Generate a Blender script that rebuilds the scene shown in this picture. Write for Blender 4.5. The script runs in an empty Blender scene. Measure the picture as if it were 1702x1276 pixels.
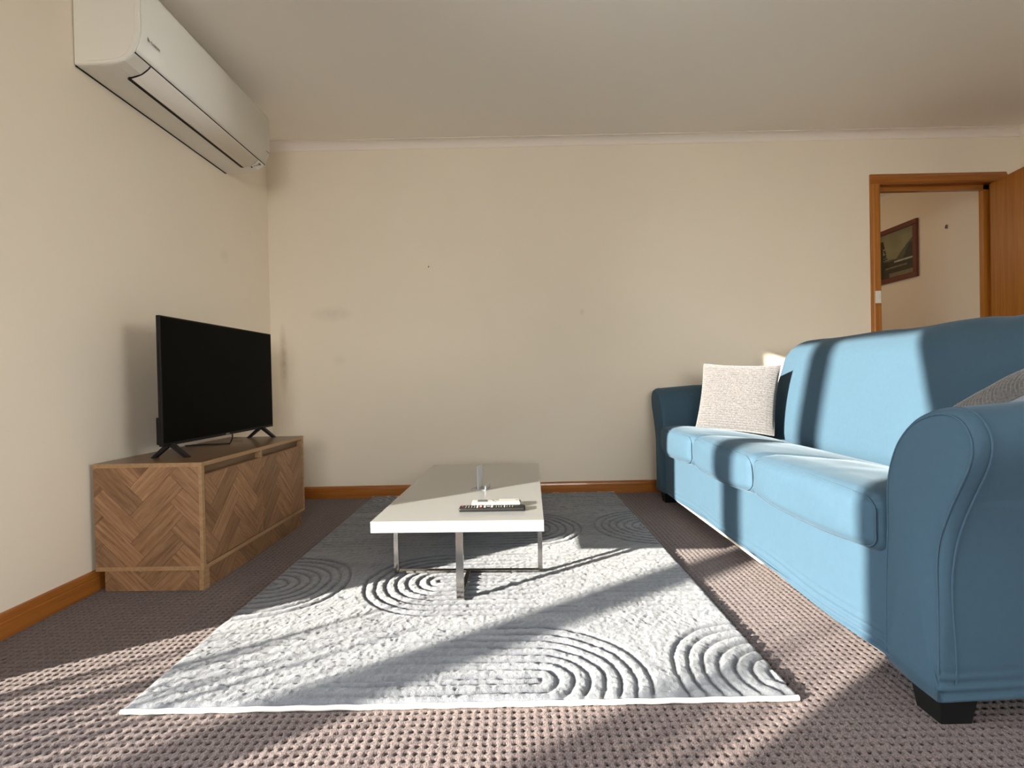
import bpy, bmesh, math, random
import numpy as np
from mathutils import Vector, Matrix, Euler

random.seed(4)
RNG = np.random.default_rng(7)
S = bpy.context.scene
COL = S.collection
PI = math.pi

# ------------------------------------------------------------------ camera
CAM_H = 0.78
FPX = 861.0
th, ph = 0.0208, 0.0100
r0, u0, f0 = Vector((1, 0, 0)), Vector((0, math.sin(ph), math.cos(ph))), Vector((0, math.cos(ph), -math.sin(ph)))
rr = r0 * math.cos(th) - u0 * math.sin(th)
uu = u0 * math.cos(th) + r0 * math.sin(th)
cam_d = bpy.data.cameras.new('camera'); cam = bpy.data.objects.new('camera', cam_d); COL.objects.link(cam)
M4 = Matrix.Identity(4)
for i in range(3):
    M4[i][0], M4[i][1], M4[i][2] = rr[i], uu[i], -f0[i]
M4[2][3] = CAM_H
cam.matrix_world = M4
cam_d.sensor_width = 36; cam_d.lens = FPX / 1702 * 36
cam_d.clip_start = 0.05; cam_d.clip_end = 200
S.camera = cam

# ------------------------------------------------------------------ light and exposure
S.view_settings.view_transform = 'Standard'; S.view_settings.look = 'None'
S.view_settings.exposure = 0.41; S.view_settings.gamma = 1.0
S.view_settings.use_curve_mapping = False
S.cycles.use_denoising = True
S.cycles.max_bounces = 10; S.cycles.diffuse_bounces = 7; S.cycles.glossy_bounces = 4
S.cycles.transparent_max_bounces = 12
S.cycles.sample_clamp_indirect = 6
S.cycles.caustics_reflective = False; S.cycles.caustics_refractive = False

W = bpy.data.worlds.new('World'); S.world = W; W.use_nodes = True
wn = W.node_tree; bg = wn.nodes['Background']
tc = wn.nodes.new('ShaderNodeTexCoord'); sx = wn.nodes.new('ShaderNodeSeparateXYZ'); cr = wn.nodes.new('ShaderNodeValToRGB')
wn.links.new(tc.outputs['Generated'], sx.inputs[0]); wn.links.new(sx.outputs['Z'], cr.inputs[0])
cr.color_ramp.elements[0].position = 0.0; cr.color_ramp.elements[0].color = (1.0, 0.97, 0.92, 1)
cr.color_ramp.elements[1].position = 0.6; cr.color_ramp.elements[1].color = (0.78, 0.87, 1.0, 1)
wn.links.new(cr.outputs[0], bg.inputs[0]); bg.inputs[1].default_value = 13.5

AZ, EL = math.radians(34.0), math.radians(14.6)
SUND = Vector((math.cos(AZ) * math.cos(EL), math.sin(AZ) * math.cos(EL), -math.sin(EL)))
sl = bpy.data.lights.new('sun', 'SUN'); so = bpy.data.objects.new('sun', sl); COL.objects.link(so)
so.rotation_euler = SUND.to_track_quat('-Z', 'Y').to_euler(); so.location = (-6, -4, 4)
sl.energy = 23.0; sl.angle = math.radians(0.7); sl.color = (1.0, 0.93, 0.82)

# room dimensions
XL, XR, YF, YB, H = -1.617, 3.44, -3.4, 3.489, 2.383
DY0, DY1, DZ1 = -0.46, 1.262, 2.035          # sliding glass door in the left wall
WY0, WY1, WZ0, WZ1 = -1.3, 0.05, 0.8, 2.05    # unseen window added in the right wall for fill light
FWX0, FWX1, FWZ0, FWZ1 = -0.5, 1.5, 0.8, 2.1      # window added behind the camera to brighten the back wall
OX0, OX1, OZ1 = 2.49, 3.27, 2.03           # doorway opening in the back wall (inside the lining)

def portal(name, loc, sx_, sy_, rot):
    l = bpy.data.lights.new(name, 'AREA'); l.shape = 'RECTANGLE'; l.size = sx_; l.size_y = sy_
    l.cycles.is_portal = True
    o = bpy.data.objects.new(name, l); o.location = loc; o.rotation_euler = rot; COL.objects.link(o)
portal('portal_door', (XL - 0.14, (DY0 + DY1) / 2, DZ1 / 2), DZ1, DY1 - DY0, (0, -PI / 2, 0))
portal('portal_fill_right', (XR + 0.14, (WY0 + WY1) / 2, (WZ0 + WZ1) / 2), WZ1 - WZ0, WY1 - WY0, (0, PI / 2, 0))
portal('portal_fill_front', ((FWX0 + FWX1) / 2, YF - 0.14, (FWZ0 + FWZ1) / 2), FWX1 - FWX0, FWZ1 - FWZ0, (PI / 2, 0, 0))

hl = bpy.data.lights.new('hall_point_light', 'POINT'); ho = bpy.data.objects.new('hall_point_light', hl); COL.objects.link(ho)  # added point light without a fixture, stands in for the hall's unseen lighting
ho.location = (2.3, 4.9, 1.9); hl.energy = 5.5; hl.color = (1.0, 0.82, 0.6); hl.shadow_soft_size = 0.12

# ------------------------------------------------------------------ helpers
def link(o, parent=None):
    COL.objects.link(o)
    if parent is not None: o.parent = parent
    return o

def tag(o, label=None, cat=None, group=None, kind=None):
    if label: o['label'] = label
    if cat: o['category'] = cat
    if group: o['group'] = group
    if kind: o['kind'] = kind
    return o

def empty(name, loc=(0, 0, 0), rz=0.0, label=None, cat=None, group=None):
    o = bpy.data.objects.new(name, None); o.location = loc; o.rotation_euler = (0, 0, rz)
    o.empty_display_size = 0.1
    COL.objects.link(o)
    return tag(o, label, cat, group)

def obj_bm(name, bm, m, parent=None, smooth=False):
    bmesh.ops.recalc_face_normals(bm, faces=bm.faces)
    me = bpy.data.meshes.new(name); bm.to_mesh(me); bm.free()
    if m is not None: me.materials.append(m)
    if smooth: me.polygons.foreach_set('use_smooth', [True] * len(me.polygons))
    return link(bpy.data.objects.new(name, me), parent)

def obj_np(name, verts, faces, m, parent=None, smooth=True, cols=None, uvs=None):
    verts = np.asarray(verts, np.float32); faces = np.asarray(faces, np.int32)
    me = bpy.data.meshes.new(name)
    k = faces.shape[1]
    me.vertices.add(len(verts)); me.vertices.foreach_set('co', verts.ravel())
    me.loops.add(len(faces) * k); me.loops.foreach_set('vertex_index', faces.ravel())
    me.polygons.add(len(faces)); me.polygons.foreach_set('loop_start', np.arange(0, len(faces) * k, k, dtype=np.int32))
    me.update(calc_edges=True)
    if smooth: me.polygons.foreach_set('use_smooth', np.ones(len(faces), bool))
    if cols is not None:
        a = me.color_attributes.new('Col', 'FLOAT_COLOR', 'POINT')
        a.data.foreach_set('color', np.concatenate([cols, np.ones((len(cols), 1))], 1).astype(np.float32).ravel())
    if uvs is not None:
        uv = me.uv_layers.new(name='UVMap'); uv.data.foreach_set('uv', np.asarray(uvs, np.float32)[faces.ravel()].ravel())
    if m is not None: me.materials.append(m)
    me.validate()
    return link(bpy.data.objects.new(name, me), parent)

def add_box(bm, x0, x1, y0, y1, z0, z1, bevel=0.0, seg=2):
    vs = [bm.verts.new((x, y, z)) for x in (x0, x1) for y in (y0, y1) for z in (z0, z1)]
    fs = []
    for q in ((0, 1, 3, 2), (4, 6, 7, 5), (0, 4, 5, 1), (2, 3, 7, 6), (0, 2, 6, 4), (1, 5, 7, 3)):
        fs.append(bm.faces.new([vs[i] for i in q]))
    if bevel > 0:
        es = list({e for f in fs for e in f.edges})
        bmesh.ops.bevel(bm, geom=es, offset=bevel, segments=seg, affect='EDGES', profile=0.5)
    return bm

def box(name, x0, x1, y0, y1, z0, z1, m, parent=None, bevel=0.0, seg=2, smooth=False):
    bm = bmesh.new(); add_box(bm, x0, x1, y0, y1, z0, z1, bevel, seg)
    o = obj_bm(name, bm, m, parent)
    if bevel and smooth: o.data.polygons.foreach_set('use_smooth', [True] * len(o.data.polygons))
    return o

def prism_profile(name, prof, p0, p1, up, side, m, parent=None, smooth=False):
    """extrude a 2D profile [(a,b)] along p0->p1; a along 'side', b along 'up'"""
    bm = bmesh.new(); side, up = Vector(side), Vector(up)
    A = [bm.verts.new(Vector(p0) + side * a + up * b) for a, b in prof]
    B = [bm.verts.new(Vector(p1) + side * a + up * b) for a, b in prof]
    n = len(prof)
    for i in range(n):
        j = (i + 1) % n
        bm.faces.new((A[i], A[j], B[j], B[i]))
    bm.faces.new(A[::-1]); bm.faces.new(B)
    return obj_bm(name, bm, m, parent, smooth)

def tube_np(path, r, n=8, closed=False):
    path = [Vector(p) for p in path]; V = []; F = []
    L = len(path); up = Vector((0, 0, 1)); prevn = None
    for i, p in enumerate(path):
        a = path[(i - 1) % L] if (closed or i > 0) else p
        b = path[(i + 1) % L] if (closed or i < L - 1) else p
        t = (b - a).normalized()
        if prevn is None:
            nn = t.cross(up)
            if nn.length < 0.01: nn = t.cross(Vector((1, 0, 0)))
        else:
            nn = prevn - t * prevn.dot(t)
        nn.normalize(); prevn = nn; bb = t.cross(nn)
        for k in range(n):
            an = 2 * PI * k / n
            V.append(tuple(p + nn * (r * math.cos(an)) + bb * (r * math.sin(an))))
    R = L if closed else L - 1
    for i in range(R):
        for k in range(n):
            k2 = (k + 1) % n; i2 = (i + 1) % L
            F.append((i * n + k, i * n + k2, i2 * n + k2, i2 * n + k))
    return V, F

def tube(name, path, r, m, parent=None, n=8, closed=False):
    V, F = tube_np(path, r, n, closed)
    return obj_np(name, V, F, m, parent)

def rbox_np(hx, hy, hz, r, nx=10, ny=10, nz=4, nr=4):
    """rounded box surface lattice, centred"""
    def axis(h, n):
        c = [math.tan((k / nr - 1) * PI / 4) * r - (h - r) for k in range(nr)]
        inner = list(np.linspace(-(h - r), h - r, n + 1))
        return np.array(c + inner + [-v for v in c[::-1]])
    ax, ay, az = axis(hx, nx), axis(hy, ny), axis(hz, nz)
    idx = {}; V = []; F = []
    NX, NY, NZ = len(ax), len(ay), len(az)
    H_ = np.array([hx - r, hy - r, hz - r])
    def vid(i, j, k):
        key = (i, j, k)
        if key not in idx:
            q = np.array([ax[i], ay[j], az[k]]); c = np.clip(q, -H_, H_); d = q - c
            L = np.linalg.norm(d)
            idx[key] = len(V); V.append(c + d * (r / L) if L > 1e-9 else q)
        return idx[key]
    for k, rev in ((0, True), (NZ - 1, False)):
        for i in range(NX - 1):
            for j in range(NY - 1):
                q = [vid(i, j, k), vid(i + 1, j, k), vid(i + 1, j + 1, k), vid(i, j + 1, k)]
                F.append(q[::-1] if rev else q)
    for j, rev in ((0, False), (NY - 1, True)):
        for i in range(NX - 1):
            for k in range(NZ - 1):
                q = [vid(i, j, k), vid(i + 1, j, k), vid(i + 1, j, k + 1), vid(i, j, k + 1)]
                F.append(q[::-1] if rev else q)
    for i, rev in ((0, True), (NX - 1, False)):
        for j in range(NY - 1):
            for k in range(NZ - 1):
                q = [vid(i, j, k), vid(i, j + 1, k), vid(i, j + 1, k + 1), vid(i, j, k + 1)]
                F.append(q[::-1] if rev else q)
    return np.array(V), F

def vnoise(x, y, seed=0):
    x = np.asarray(x, float); y = np.asarray(y, float)
    xi = np.floor(x).astype(int); yi = np.floor(y).astype(int); fx = x - xi; fy = y - yi
    fx = fx * fx * (3 - 2 * fx); fy = fy * fy * (3 - 2 * fy)
    def h(a, b):
        n = (a * 374761393 + b * 668265263 + seed * 1442695041) & 0xffffffff
        n = ((n ^ (n >> 13)) * 1274126177) & 0xffffffff
        return ((n ^ (n >> 16)) & 0xffff) / 65535.0
    return (h(xi, yi) * (1 - fx) + h(xi + 1, yi) * fx) * (1 - fy) + (h(xi, yi + 1) * (1 - fx) + h(xi + 1, yi + 1) * fx) * fy

def fbm(x, y, seed=0, o=4):
    s = 0; a = 0.5
    for k in range(o):
        s = s + a * vnoise(x * 2 ** k, y * 2 ** k, seed + k); a *= 0.5
    return s / (1 - 0.5 ** o)

# ------------------------------------------------------------------ materials
def mat(name, col, rough=0.5, metal=0.0, spec=0.5, sheen=0.0, coat=0.0):
    m = bpy.data.materials.new(name); m.use_nodes = True
    b = m.node_tree.nodes['Principled BSDF']
    b.inputs['Base Color'].default_value = (*col, 1); b.inputs['Roughness'].default_value = rough
    b.inputs['Metallic'].default_value = metal; b.inputs['Specular IOR Level'].default_value = spec
    b.inputs['Sheen Weight'].default_value = sheen
    b.inputs['Coat Weight'].default_value = coat
    return m

def N(m, t, **kw):
    n = m.node_tree.nodes.new(t)
    for k, v in kw.items():
        if k.startswith('i_'): n.inputs[k[2:].replace('_', ' ')].default_value = v
        else: setattr(n, k, v)
    return n
def LK(m, a, b): m.node_tree.links.new(a, b)
def P(m): return m.node_tree.nodes['Principled BSDF']

def coords(m, kind='Object', scale=(1, 1, 1), rot=(0, 0, 0)):
    t = N(m, 'ShaderNodeTexCoord'); mp = N(m, 'ShaderNodeMapping')
    mp.inputs['Scale'].default_value = scale; mp.inputs['Rotation'].default_value = rot
    LK(m, t.outputs[kind], mp.inputs[0]); return mp.outputs[0]

def bump(m, height_out, strength, dist=0.001):
    b = N(m, 'ShaderNodeBump'); b.inputs['Strength'].default_value = strength; b.inputs['Distance'].default_value = dist
    LK(m, height_out, b.inputs['Height']); LK(m, b.outputs[0], P(m).inputs['Normal']); return b

def noise(m, vec, scale, detail=4, rough=0.5):
    n = N(m, 'ShaderNodeTexNoise'); n.inputs['Scale'].default_value = scale; n.inputs['Detail'].default_value = detail
    n.inputs['Roughness'].default_value = rough
    LK(m, vec, n.inputs['Vector']); return n

def ramp(m, fac, stops):
    r = N(m, 'ShaderNodeValToRGB'); e = r.color_ramp.elements
    while len(e) < len(stops): e.new(0.5)
    for el, (p, c) in zip(e, stops): el.position = p; el.color = (*c, 1)
    LK(m, fac, r.inputs[0]); return r

# painted plaster walls, with a few smudges that are really on the wall
def wall_mat(name, col, smudges=()):
    m = mat(name, col, 0.75, spec=0.2)
    v = coords(m, 'Object')
    n = noise(m, v, 180, 3); bump(m, n.outputs[0], 0.12, 0.0006)
    big = noise(m, v, 1.4, 3)
    cr_ = ramp(m, big.outputs[0], [(0.3, tuple(c * 0.965 for c in col)), (0.7, col)])
    last = cr_.outputs[0]
    for (cx, cy, cz, rx, ry, rz, dark, amt) in smudges:
        mp = N(m, 'ShaderNodeMapping'); mp.vector_type = 'POINT'
        mp.inputs['Location'].default_value = (-cx / rx, -cy / ry, -cz / rz); mp.inputs['Scale'].default_value = (1 / rx, 1 / ry, 1 / rz)
        t = N(m, 'ShaderNodeTexCoord'); LK(m, t.outputs['Object'], mp.inputs[0])
        ln = N(m, 'ShaderNodeVectorMath', operation='LENGTH'); LK(m, mp.outputs[0], ln.inputs[0])
        mr = N(m, 'ShaderNodeMapRange'); mr.inputs['From Min'].default_value = 0.0; mr.inputs['From Max'].default_value = 1.0
        mr.inputs['To Min'].default_value = amt; mr.inputs['To Max'].default_value = 0; LK(m, ln.outputs['Value'], mr.inputs[0])
        nn = noise(m, v, 24, 4); mu = N(m, 'ShaderNodeMath', operation='MULTIPLY'); LK(m, mr.outputs[0], mu.inputs[0]); LK(m, nn.outputs[0], mu.inputs[1])
        mx = N(m, 'ShaderNodeMix', data_type='RGBA'); LK(m, mu.outputs[0], mx.inputs[0]); LK(m, last, mx.inputs[6]); mx.inputs[7].default_value = (*dark, 1)
        last = mx.outputs[2]
    LK(m, last, P(m).inputs['Base Color'])
    return m

WALLC = (0.85, 0.755, 0.625)
m_wall = wall_mat('wall_paint', WALLC)
m_wallb = wall_mat('wall_paint_back', WALLC, [
    (-1.535, YB, 0.93, 0.035, 0.3, 0.28, (0.33, 0.22, 0.12), 0.9),
    (-1.20, YB, 1.24, 0.16, 0.3, 0.06, (0.42, 0.36, 0.27), 0.55),
    (-1.16, YB, 0.93, 0.06, 0.3, 0.05, (0.42, 0.36, 0.27), 0.25),
    (0.48, YB, 1.22, 0.02, 0.3, 0.03, (0.42, 0.36, 0.27), 0.5),
    (-1.30, YB, 0.35, 0.07, 0.3, 0.05, (0.42, 0.36, 0.27), 0.25)])
m_walll = wall_mat('wall_paint_left', WALLC, [
    (XL, 2.95, 1.51, 0.3, 0.06, 0.05, (0.45, 0.38, 0.28), 0.35)])
m_ceil = mat('ceiling_paint', (0.90, 0.845, 0.77), 0.85, spec=0.15)
m_corn = mat('cornice_paint', (0.84, 0.76, 0.68), 0.6, spec=0.3)
m_out = mat('outside_render', (0.45, 0.42, 0.38), 0.9)

def wood_mat(name, c0, c1, vec_kind='Object', scale=(30, 30, 1.5), rough=0.4, coat=0.15, rnd=False, big=1.0):
    m = mat(name, c0, rough, spec=0.4, coat=coat)
    v = coords(m, vec_kind, scale)
    if rnd:
        oi = N(m, 'ShaderNodeObjectInfo'); ad = N(m, 'ShaderNodeVectorMath', operation='ADD')
        sc_ = N(m, 'ShaderNodeMath', operation='MULTIPLY'); sc_.inputs[1].default_value = 60; LK(m, oi.outputs['Random'], sc_.inputs[0])
        LK(m, v, ad.inputs[0]); LK(m, sc_.outputs[0], ad.inputs[1]); v = ad.outputs[0]
    n1 = noise(m, v, 1.0 * big, 8, 0.62); n2 = noise(m, v, 5.0 * big, 6, 0.6)
    ad2 = N(m, 'ShaderNodeMath', operation='ADD'); LK(m, n1.outputs[0], ad2.inputs[0])
    mm = N(m, 'ShaderNodeMath', operation='MULTIPLY'); mm.inputs[1].default_value = 0.5; LK(m, n2.outputs[0], mm.inputs[0]); LK(m, mm.outputs[0], ad2.inputs[1])
    r = ramp(m, ad2.outputs[0], [(0.52, c1), (0.95, c0)])
    out = r.outputs[0]
    if rnd:
        hs = N(m, 'ShaderNodeHueSaturation'); mr = N(m, 'ShaderNodeMapRange'); LK(m, oi.outputs['Random'], mr.inputs[0])
        mr.inputs['To Min'].default_value = 0.78; mr.inputs['To Max'].default_value = 1.18
        LK(m, mr.outputs[0], hs.inputs['Value']); LK(m, out, hs.inputs['Color']); out = hs.outputs[0]
    LK(m, out, P(m).inputs['Base Color']); bump(m, ad2.outputs[0], 0.15, 0.0006)
    return m

m_oak = wood_mat('oak_veneer', (0.37, 0.205, 0.105), (0.150, 0.072, 0.033), 'UV', (6, 90, 1), 0.45, 0.05, rnd=True)
m_oakflat = wood_mat('oak_edging', (0.42, 0.26, 0.135), (0.28, 0.155, 0.075), 'Object', (60, 2.5, 60), 0.45, 0.05)
m_oaktop = wood_mat('oak_top', (0.20, 0.115, 0.058), (0.12, 0.064, 0.03), 'Object', (14, 1.4, 14), 0.32, 0.1)
m_trimx = wood_mat('orange_timber_x', (0.42, 0.150, 0.026), (0.26, 0.080, 0.012), 'Object', (1.5, 40, 40), 0.3, 0.3)
m_trimy = wood_mat('orange_timber_y', (0.42, 0.150, 0.026), (0.26, 0.080, 0.012), 'Object', (40, 1.5, 40), 0.3, 0.3)
m_trimz = wood_mat('orange_timber_z', (0.44, 0.165, 0.020), (0.30, 0.098, 0.010), 'Object', (40, 40, 1.2), 0.45, 0.08)

def fabric_mat(name, col, scale=900, sheen=0.3, bs=0.25, var=0.035, wr=0.0):
    m = mat(name, col, 0.85, spec=0.15, sheen=sheen)
    P(m).inputs['Sheen Roughness'].default_value = 0.4; P(m).inputs['Sheen Tint'].default_value = (0.75, 0.88, 1, 1)
    v = coords(m, 'Object'); n = noise(m, v, scale, 2); n2 = noise(m, v, 60, 4)
    r = ramp(m, n2.outputs[0], [(0.3, tuple(c * (1 - var) for c in col)), (0.7, tuple(min(1, c * (1 + var)) for c in col))])
    LK(m, r.outputs[0], P(m).inputs['Base Color'])
    b1 = bump(m, n.outputs[0], bs, 0.0008)
    n3 = noise(m, v, 5.0, 3); b2 = N(m, 'ShaderNodeBump'); b2.inputs['Strength'].default_value = 0.25; b2.inputs['Distance'].default_value = 0.01
    LK(m, n3.outputs[0], b2.inputs['Height']); LK(m, b2.outputs[0], b1.inputs['Normal'])
    return m
m_sofa = fabric_mat('blue_stretch_cover', (0.046, 0.084, 0.120), sheen=0.10)
P(m_sofa).inputs['Specular IOR Level'].default_value = 0.06
m_foot = mat('black_foot', (0.006, 0.006, 0.006), 0.55, spec=0.2)
m_lining = mat('sofa_lining', (0.72, 0.60, 0.48), 0.9)

m_white = mat('white_gloss', (0.29, 0.29, 0.288), 0.3, spec=0.6, coat=1.0)
m_chrome = mat('chrome', (0.50, 0.47, 0.45), 0.16, metal=1.0)
nv = coords(m_chrome, 'Object'); nn_ = noise(m_chrome, nv, 18, 3); bump(m_chrome, nn_.outputs[0], 0.12, 0.004)
m_acw = mat('ac_plastic', (0.80, 0.77, 0.70), 0.38, spec=0.4)
m_acp = mat('ac_panel_plastic', (0.82, 0.80, 0.735), 0.28, spec=0.4)
m_aclou = mat('ac_louver_plastic', (0.80, 0.74, 0.66), 0.4)
m_dark = mat('dark_gap', (0.01, 0.009, 0.008), 0.8)
m_grey = mat('grey_print', (0.22, 0.20, 0.18), 0.5)
m_tv = mat('tv_screen', (0.004, 0.004, 0.003), 0.5, spec=0.03)
m_tvb = mat('tv_bezel', (0.006, 0.005, 0.005), 0.45, spec=0.2)
m_blk = mat('black_plastic', (0.010, 0.009, 0.009), 0.45, spec=0.25)
m_silver = mat('silver_print', (0.22, 0.22, 0.22), 0.4, metal=0.4)
m_red = mat('red_button', (0.20, 0.03, 0.03), 0.5)
m_btn = mat('light_button', (0.32, 0.32, 0.30), 0.5)
m_btng = mat('grey_button', (0.10, 0.10, 0.095), 0.5)
m_lcd = mat('lcd', (0.07, 0.078, 0.07), 0.4)
m_remw = mat('white_remote_plastic', (0.36, 0.355, 0.335), 0.4)
m_alu = mat('door_aluminium', (0.55, 0.53, 0.50), 0.4, metal=0.3)
m_switch = mat('switch_plastic', (0.74, 0.70, 0.64), 0.4)
m_frame = mat('picture_frame_wood', (0.12, 0.028, 0.014), 0.35, coat=0.2)
m_paper = mat('card_paper', (0.8, 0.8, 0.8), 0.6)

def glass_mat(name, tint=(1, 1, 1), ior=1.45, edge=0.0):
    m = bpy.data.materials.new(name); m.use_nodes = True; nt = m.node_tree; nt.nodes.remove(nt.nodes['Principled BSDF'])
    out = nt.nodes['Material Output']
    tr = nt.nodes.new('ShaderNodeBsdfTransparent'); tr.inputs[0].default_value = (*tint, 1)
    gl = nt.nodes.new('ShaderNodeBsdfGlossy'); gl.inputs['Roughness'].default_value = 0.02
    fr = nt.nodes.new('ShaderNodeFresnel'); fr.inputs[0].default_value = ior
    ad = nt.nodes.new('ShaderNodeMath'); ad.operation = 'ADD'; ad.inputs[1].default_value = edge; nt.links.new(fr.outputs[0], ad.inputs[0])
    mx = nt.nodes.new('ShaderNodeMixShader'); nt.links.new(ad.outputs[0], mx.inputs[0]); nt.links.new(tr.outputs[0], mx.inputs[1]); nt.links.new(gl.outputs[0], mx.inputs[2])
    nt.links.new(mx.outputs[0], out.inputs[0]); return m
m_glass = glass_mat('window_glass', (0.97, 0.98, 0.97), 1.35)
m_acry = glass_mat('clear_acrylic', (0.95, 0.96, 0.97), 1.45, 0.08)
_nt = m_acry.node_tree; _df = _nt.nodes.new('ShaderNodeBsdfTranslucent'); _df.inputs[0].default_value = (0.95, 0.95, 0.95, 1)
_d2 = _nt.nodes.new('ShaderNodeBsdfDiffuse'); _d2.inputs[0].default_value = (0.95, 0.95, 0.95, 1); _ad = _nt.nodes.new('ShaderNodeMixShader'); _nt.links.new(_df.outputs[0], _ad.inputs[1]); _nt.links.new(_d2.outputs[0], _ad.inputs[2])
_m2 = _nt.nodes.new('ShaderNodeMixShader'); _m2.inputs[0].default_value = 0.5
_src = _nt.nodes['Material Output'].inputs[0].links[0].from_socket
_nt.links.new(_src, _m2.inputs[1]); _nt.links.new(_ad.outputs[0], _m2.inputs[2]); _nt.links.new(_m2.outputs[0], _nt.nodes['Material Output'].inputs[0])

# carpet pile
m_carpet = mat('carpet_loop_pile', (0.3, 0.24, 0.22), 0.95, spec=0.1, sheen=0.15)
cat_ = N(m_carpet, 'ShaderNodeAttribute'); cat_.attribute_name = 'Col'
v = coords(m_carpet, 'Object', (1, 0.45, 1)); n1 = noise(m_carpet, v, 520, 4); n2 = noise(m_carpet, coords(m_carpet, 'Object'), 3, 3)
r1 = ramp(m_carpet, n1.outputs[0], [(0.32, (0.055, 0.039, 0.040)), (0.68, (0.232, 0.173, 0.158))])
cmx = N(m_carpet, 'ShaderNodeMix', data_type='RGBA', blend_type='MULTIPLY'); cmx.inputs[0].default_value = 1
LK(m_carpet, cat_.outputs['Color'], cmx.inputs[6]); LK(m_carpet, r1.outputs[0], cmx.inputs[7])
LK(m_carpet, cmx.outputs[2], P(m_carpet).inputs['Base Color']); bump(m_carpet, n1.outputs[0], 0.8, 0.0018)

m_rug = mat('rug_pile', (0.7, 0.7, 0.7), 0.92, spec=0.12, sheen=0.35)
at = N(m_rug, 'ShaderNodeAttribute'); at.attribute_name = 'Col'
v = coords(m_rug, 'Object'); n1 = noise(m_rug, v, 420, 4); n2 = noise(m_rug, v, 130, 3)
mx = N(m_rug, 'ShaderNodeMix', data_type='RGBA', blend_type='MULTIPLY'); mx.inputs[0].default_value = 1
r1 = ramp(m_rug, n1.outputs[0], [(0.3, (0.80, 0.80, 0.82)), (0.62, (1, 1, 1))])
LK(m_rug, at.outputs['Color'], mx.inputs[6]); LK(m_rug, r1.outputs[0], mx.inputs[7]); LK(m_rug, mx.outputs[2], P(m_rug).inputs['Base Color'])
b1 = bump(m_rug, n1.outputs[0], 0.8, 0.002); b2 = N(m_rug, 'ShaderNodeBump'); b2.inputs['Strength'].default_value = 0.5; b2.inputs['Distance'].default_value = 0.004
LK(m_rug, n2.outputs[0], b2.inputs['Height']); LK(m_rug, b2.outputs[0], b1.inputs['Normal'])
m_bind = mat('rug_binding', (0.82, 0.79, 0.73), 0.9)

m_paint = mat('oil_painting', (0.1, 0.1, 0.1), 0.4)
at = N(m_paint, 'ShaderNodeAttribute'); at.attribute_name = 'Col'; LK(m_paint, at.outputs['Color'], P(m_paint).inputs['Base Color'])

# ------------------------------------------------------------------ room shell
T = 0.12
def shell(name, boxes, m):
    bm = bmesh.new()
    for b in boxes: add_box(bm, *b)
    o = obj_bm(name, bm, m); return tag(o, kind='structure')
shell('wall_left', [(XL - T, XL, YF - T, DY0, 0, H), (XL - T, XL, DY1, YB + T, 0, H), (XL - T, XL, DY0, DY1, DZ1, H)], m_walll)
shell('wall_back', [(XL, OX0 - 0.02, YB, YB + T, 0, H), (OX1 + 0.02, XR, YB, YB + T, 0, H), (OX0 - 0.02, OX1 + 0.02, YB, YB + T, OZ1 + 0.02, H)], m_wallb)
HY = 6.2
shell('wall_right', [(XR, XR + T, YF - T, WY0, 0, H), (XR, XR + T, WY1, HY, 0, H), (XR, XR + T, WY0, WY1, 0, WZ0), (XR, XR + T, WY0, WY1, WZ1, H)], m_wall)
shell('wall_front', [(XL, FWX0, YF - T, YF, 0, H), (FWX1, XR, YF - T, YF, 0, H), (FWX0, FWX1, YF - T, YF, 0, FWZ0), (FWX0, FWX1, YF - T, YF, FWZ1, H)], m_wall)
shell('wall_hall_left', [(1.2 - T, 1.2, YB + T, HY, 0, H)], m_wall)
shell('wall_hall_back', [(1.2 - T, XR + T, HY, HY + T, 0, H)], m_wall)
shell('ceiling', [(XL - T, XR + T, YF - T, HY + T, H, H + 0.1)], m_ceil)

def cornice(name, p0, p1, side):
    p = 0.05; prof = [(0, 0), (0, -p), (0.004, -p)]
    for k in range(9):
        a = k / 8 * PI / 2
        prof.append((0.004 + (p - 0.008) * (1 - math.cos(a)), -p + 0.004 + (p - 0.008) * math.sin(a)))
    prof += [(p, -0.004), (p, 0)]
    o = prism_profile(name, prof, p0, p1, (0, 0, 1), side, m_corn); tag(o, kind='structure')
cornice('trim_1', (XL, YB, H), (XR, YB, H), (0, -1, 0))
cornice('trim_2', (XL, YF, H), (XL, YB, H), (1, 0, 0))
cornice('trim_3', (XR, YF, H), (XR, YB, H), (-1, 0, 0))
cornice('trim_4', (XR, YB + T, H), (XR, HY, H), (-1, 0, 0))

BP = [(0, 0), (0.017, 0), (0.017, 0.052), (0.014, 0.055), (0.015, 0.060), (0.013, 0.070), (0.008, 0.077), (0.0, 0.080)]
def baseboard(name, p0, p1, side, m):
    o = prism_profile(name, BP, p0, p1, (0, 0, 1), side, m); tag(o, kind='structure')
baseboard('baseboard_back', (XL, YB, 0), (OX0 - 0.065, YB, 0), (0, -1, 0), m_trimx)
baseboard('baseboard_left', (XL, DY1 + 0.05, 0), (XL, YB, 0), (1, 0, 0), m_trimy)
baseboard('baseboard_right', (XR, YF, 0), (XR, YB, 0), (-1, 0, 0), m_trimy)
baseboard('baseboard_hall', (XR, YB + T, 0), (XR, HY, 0), (-1, 0, 0), m_trimy)

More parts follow.
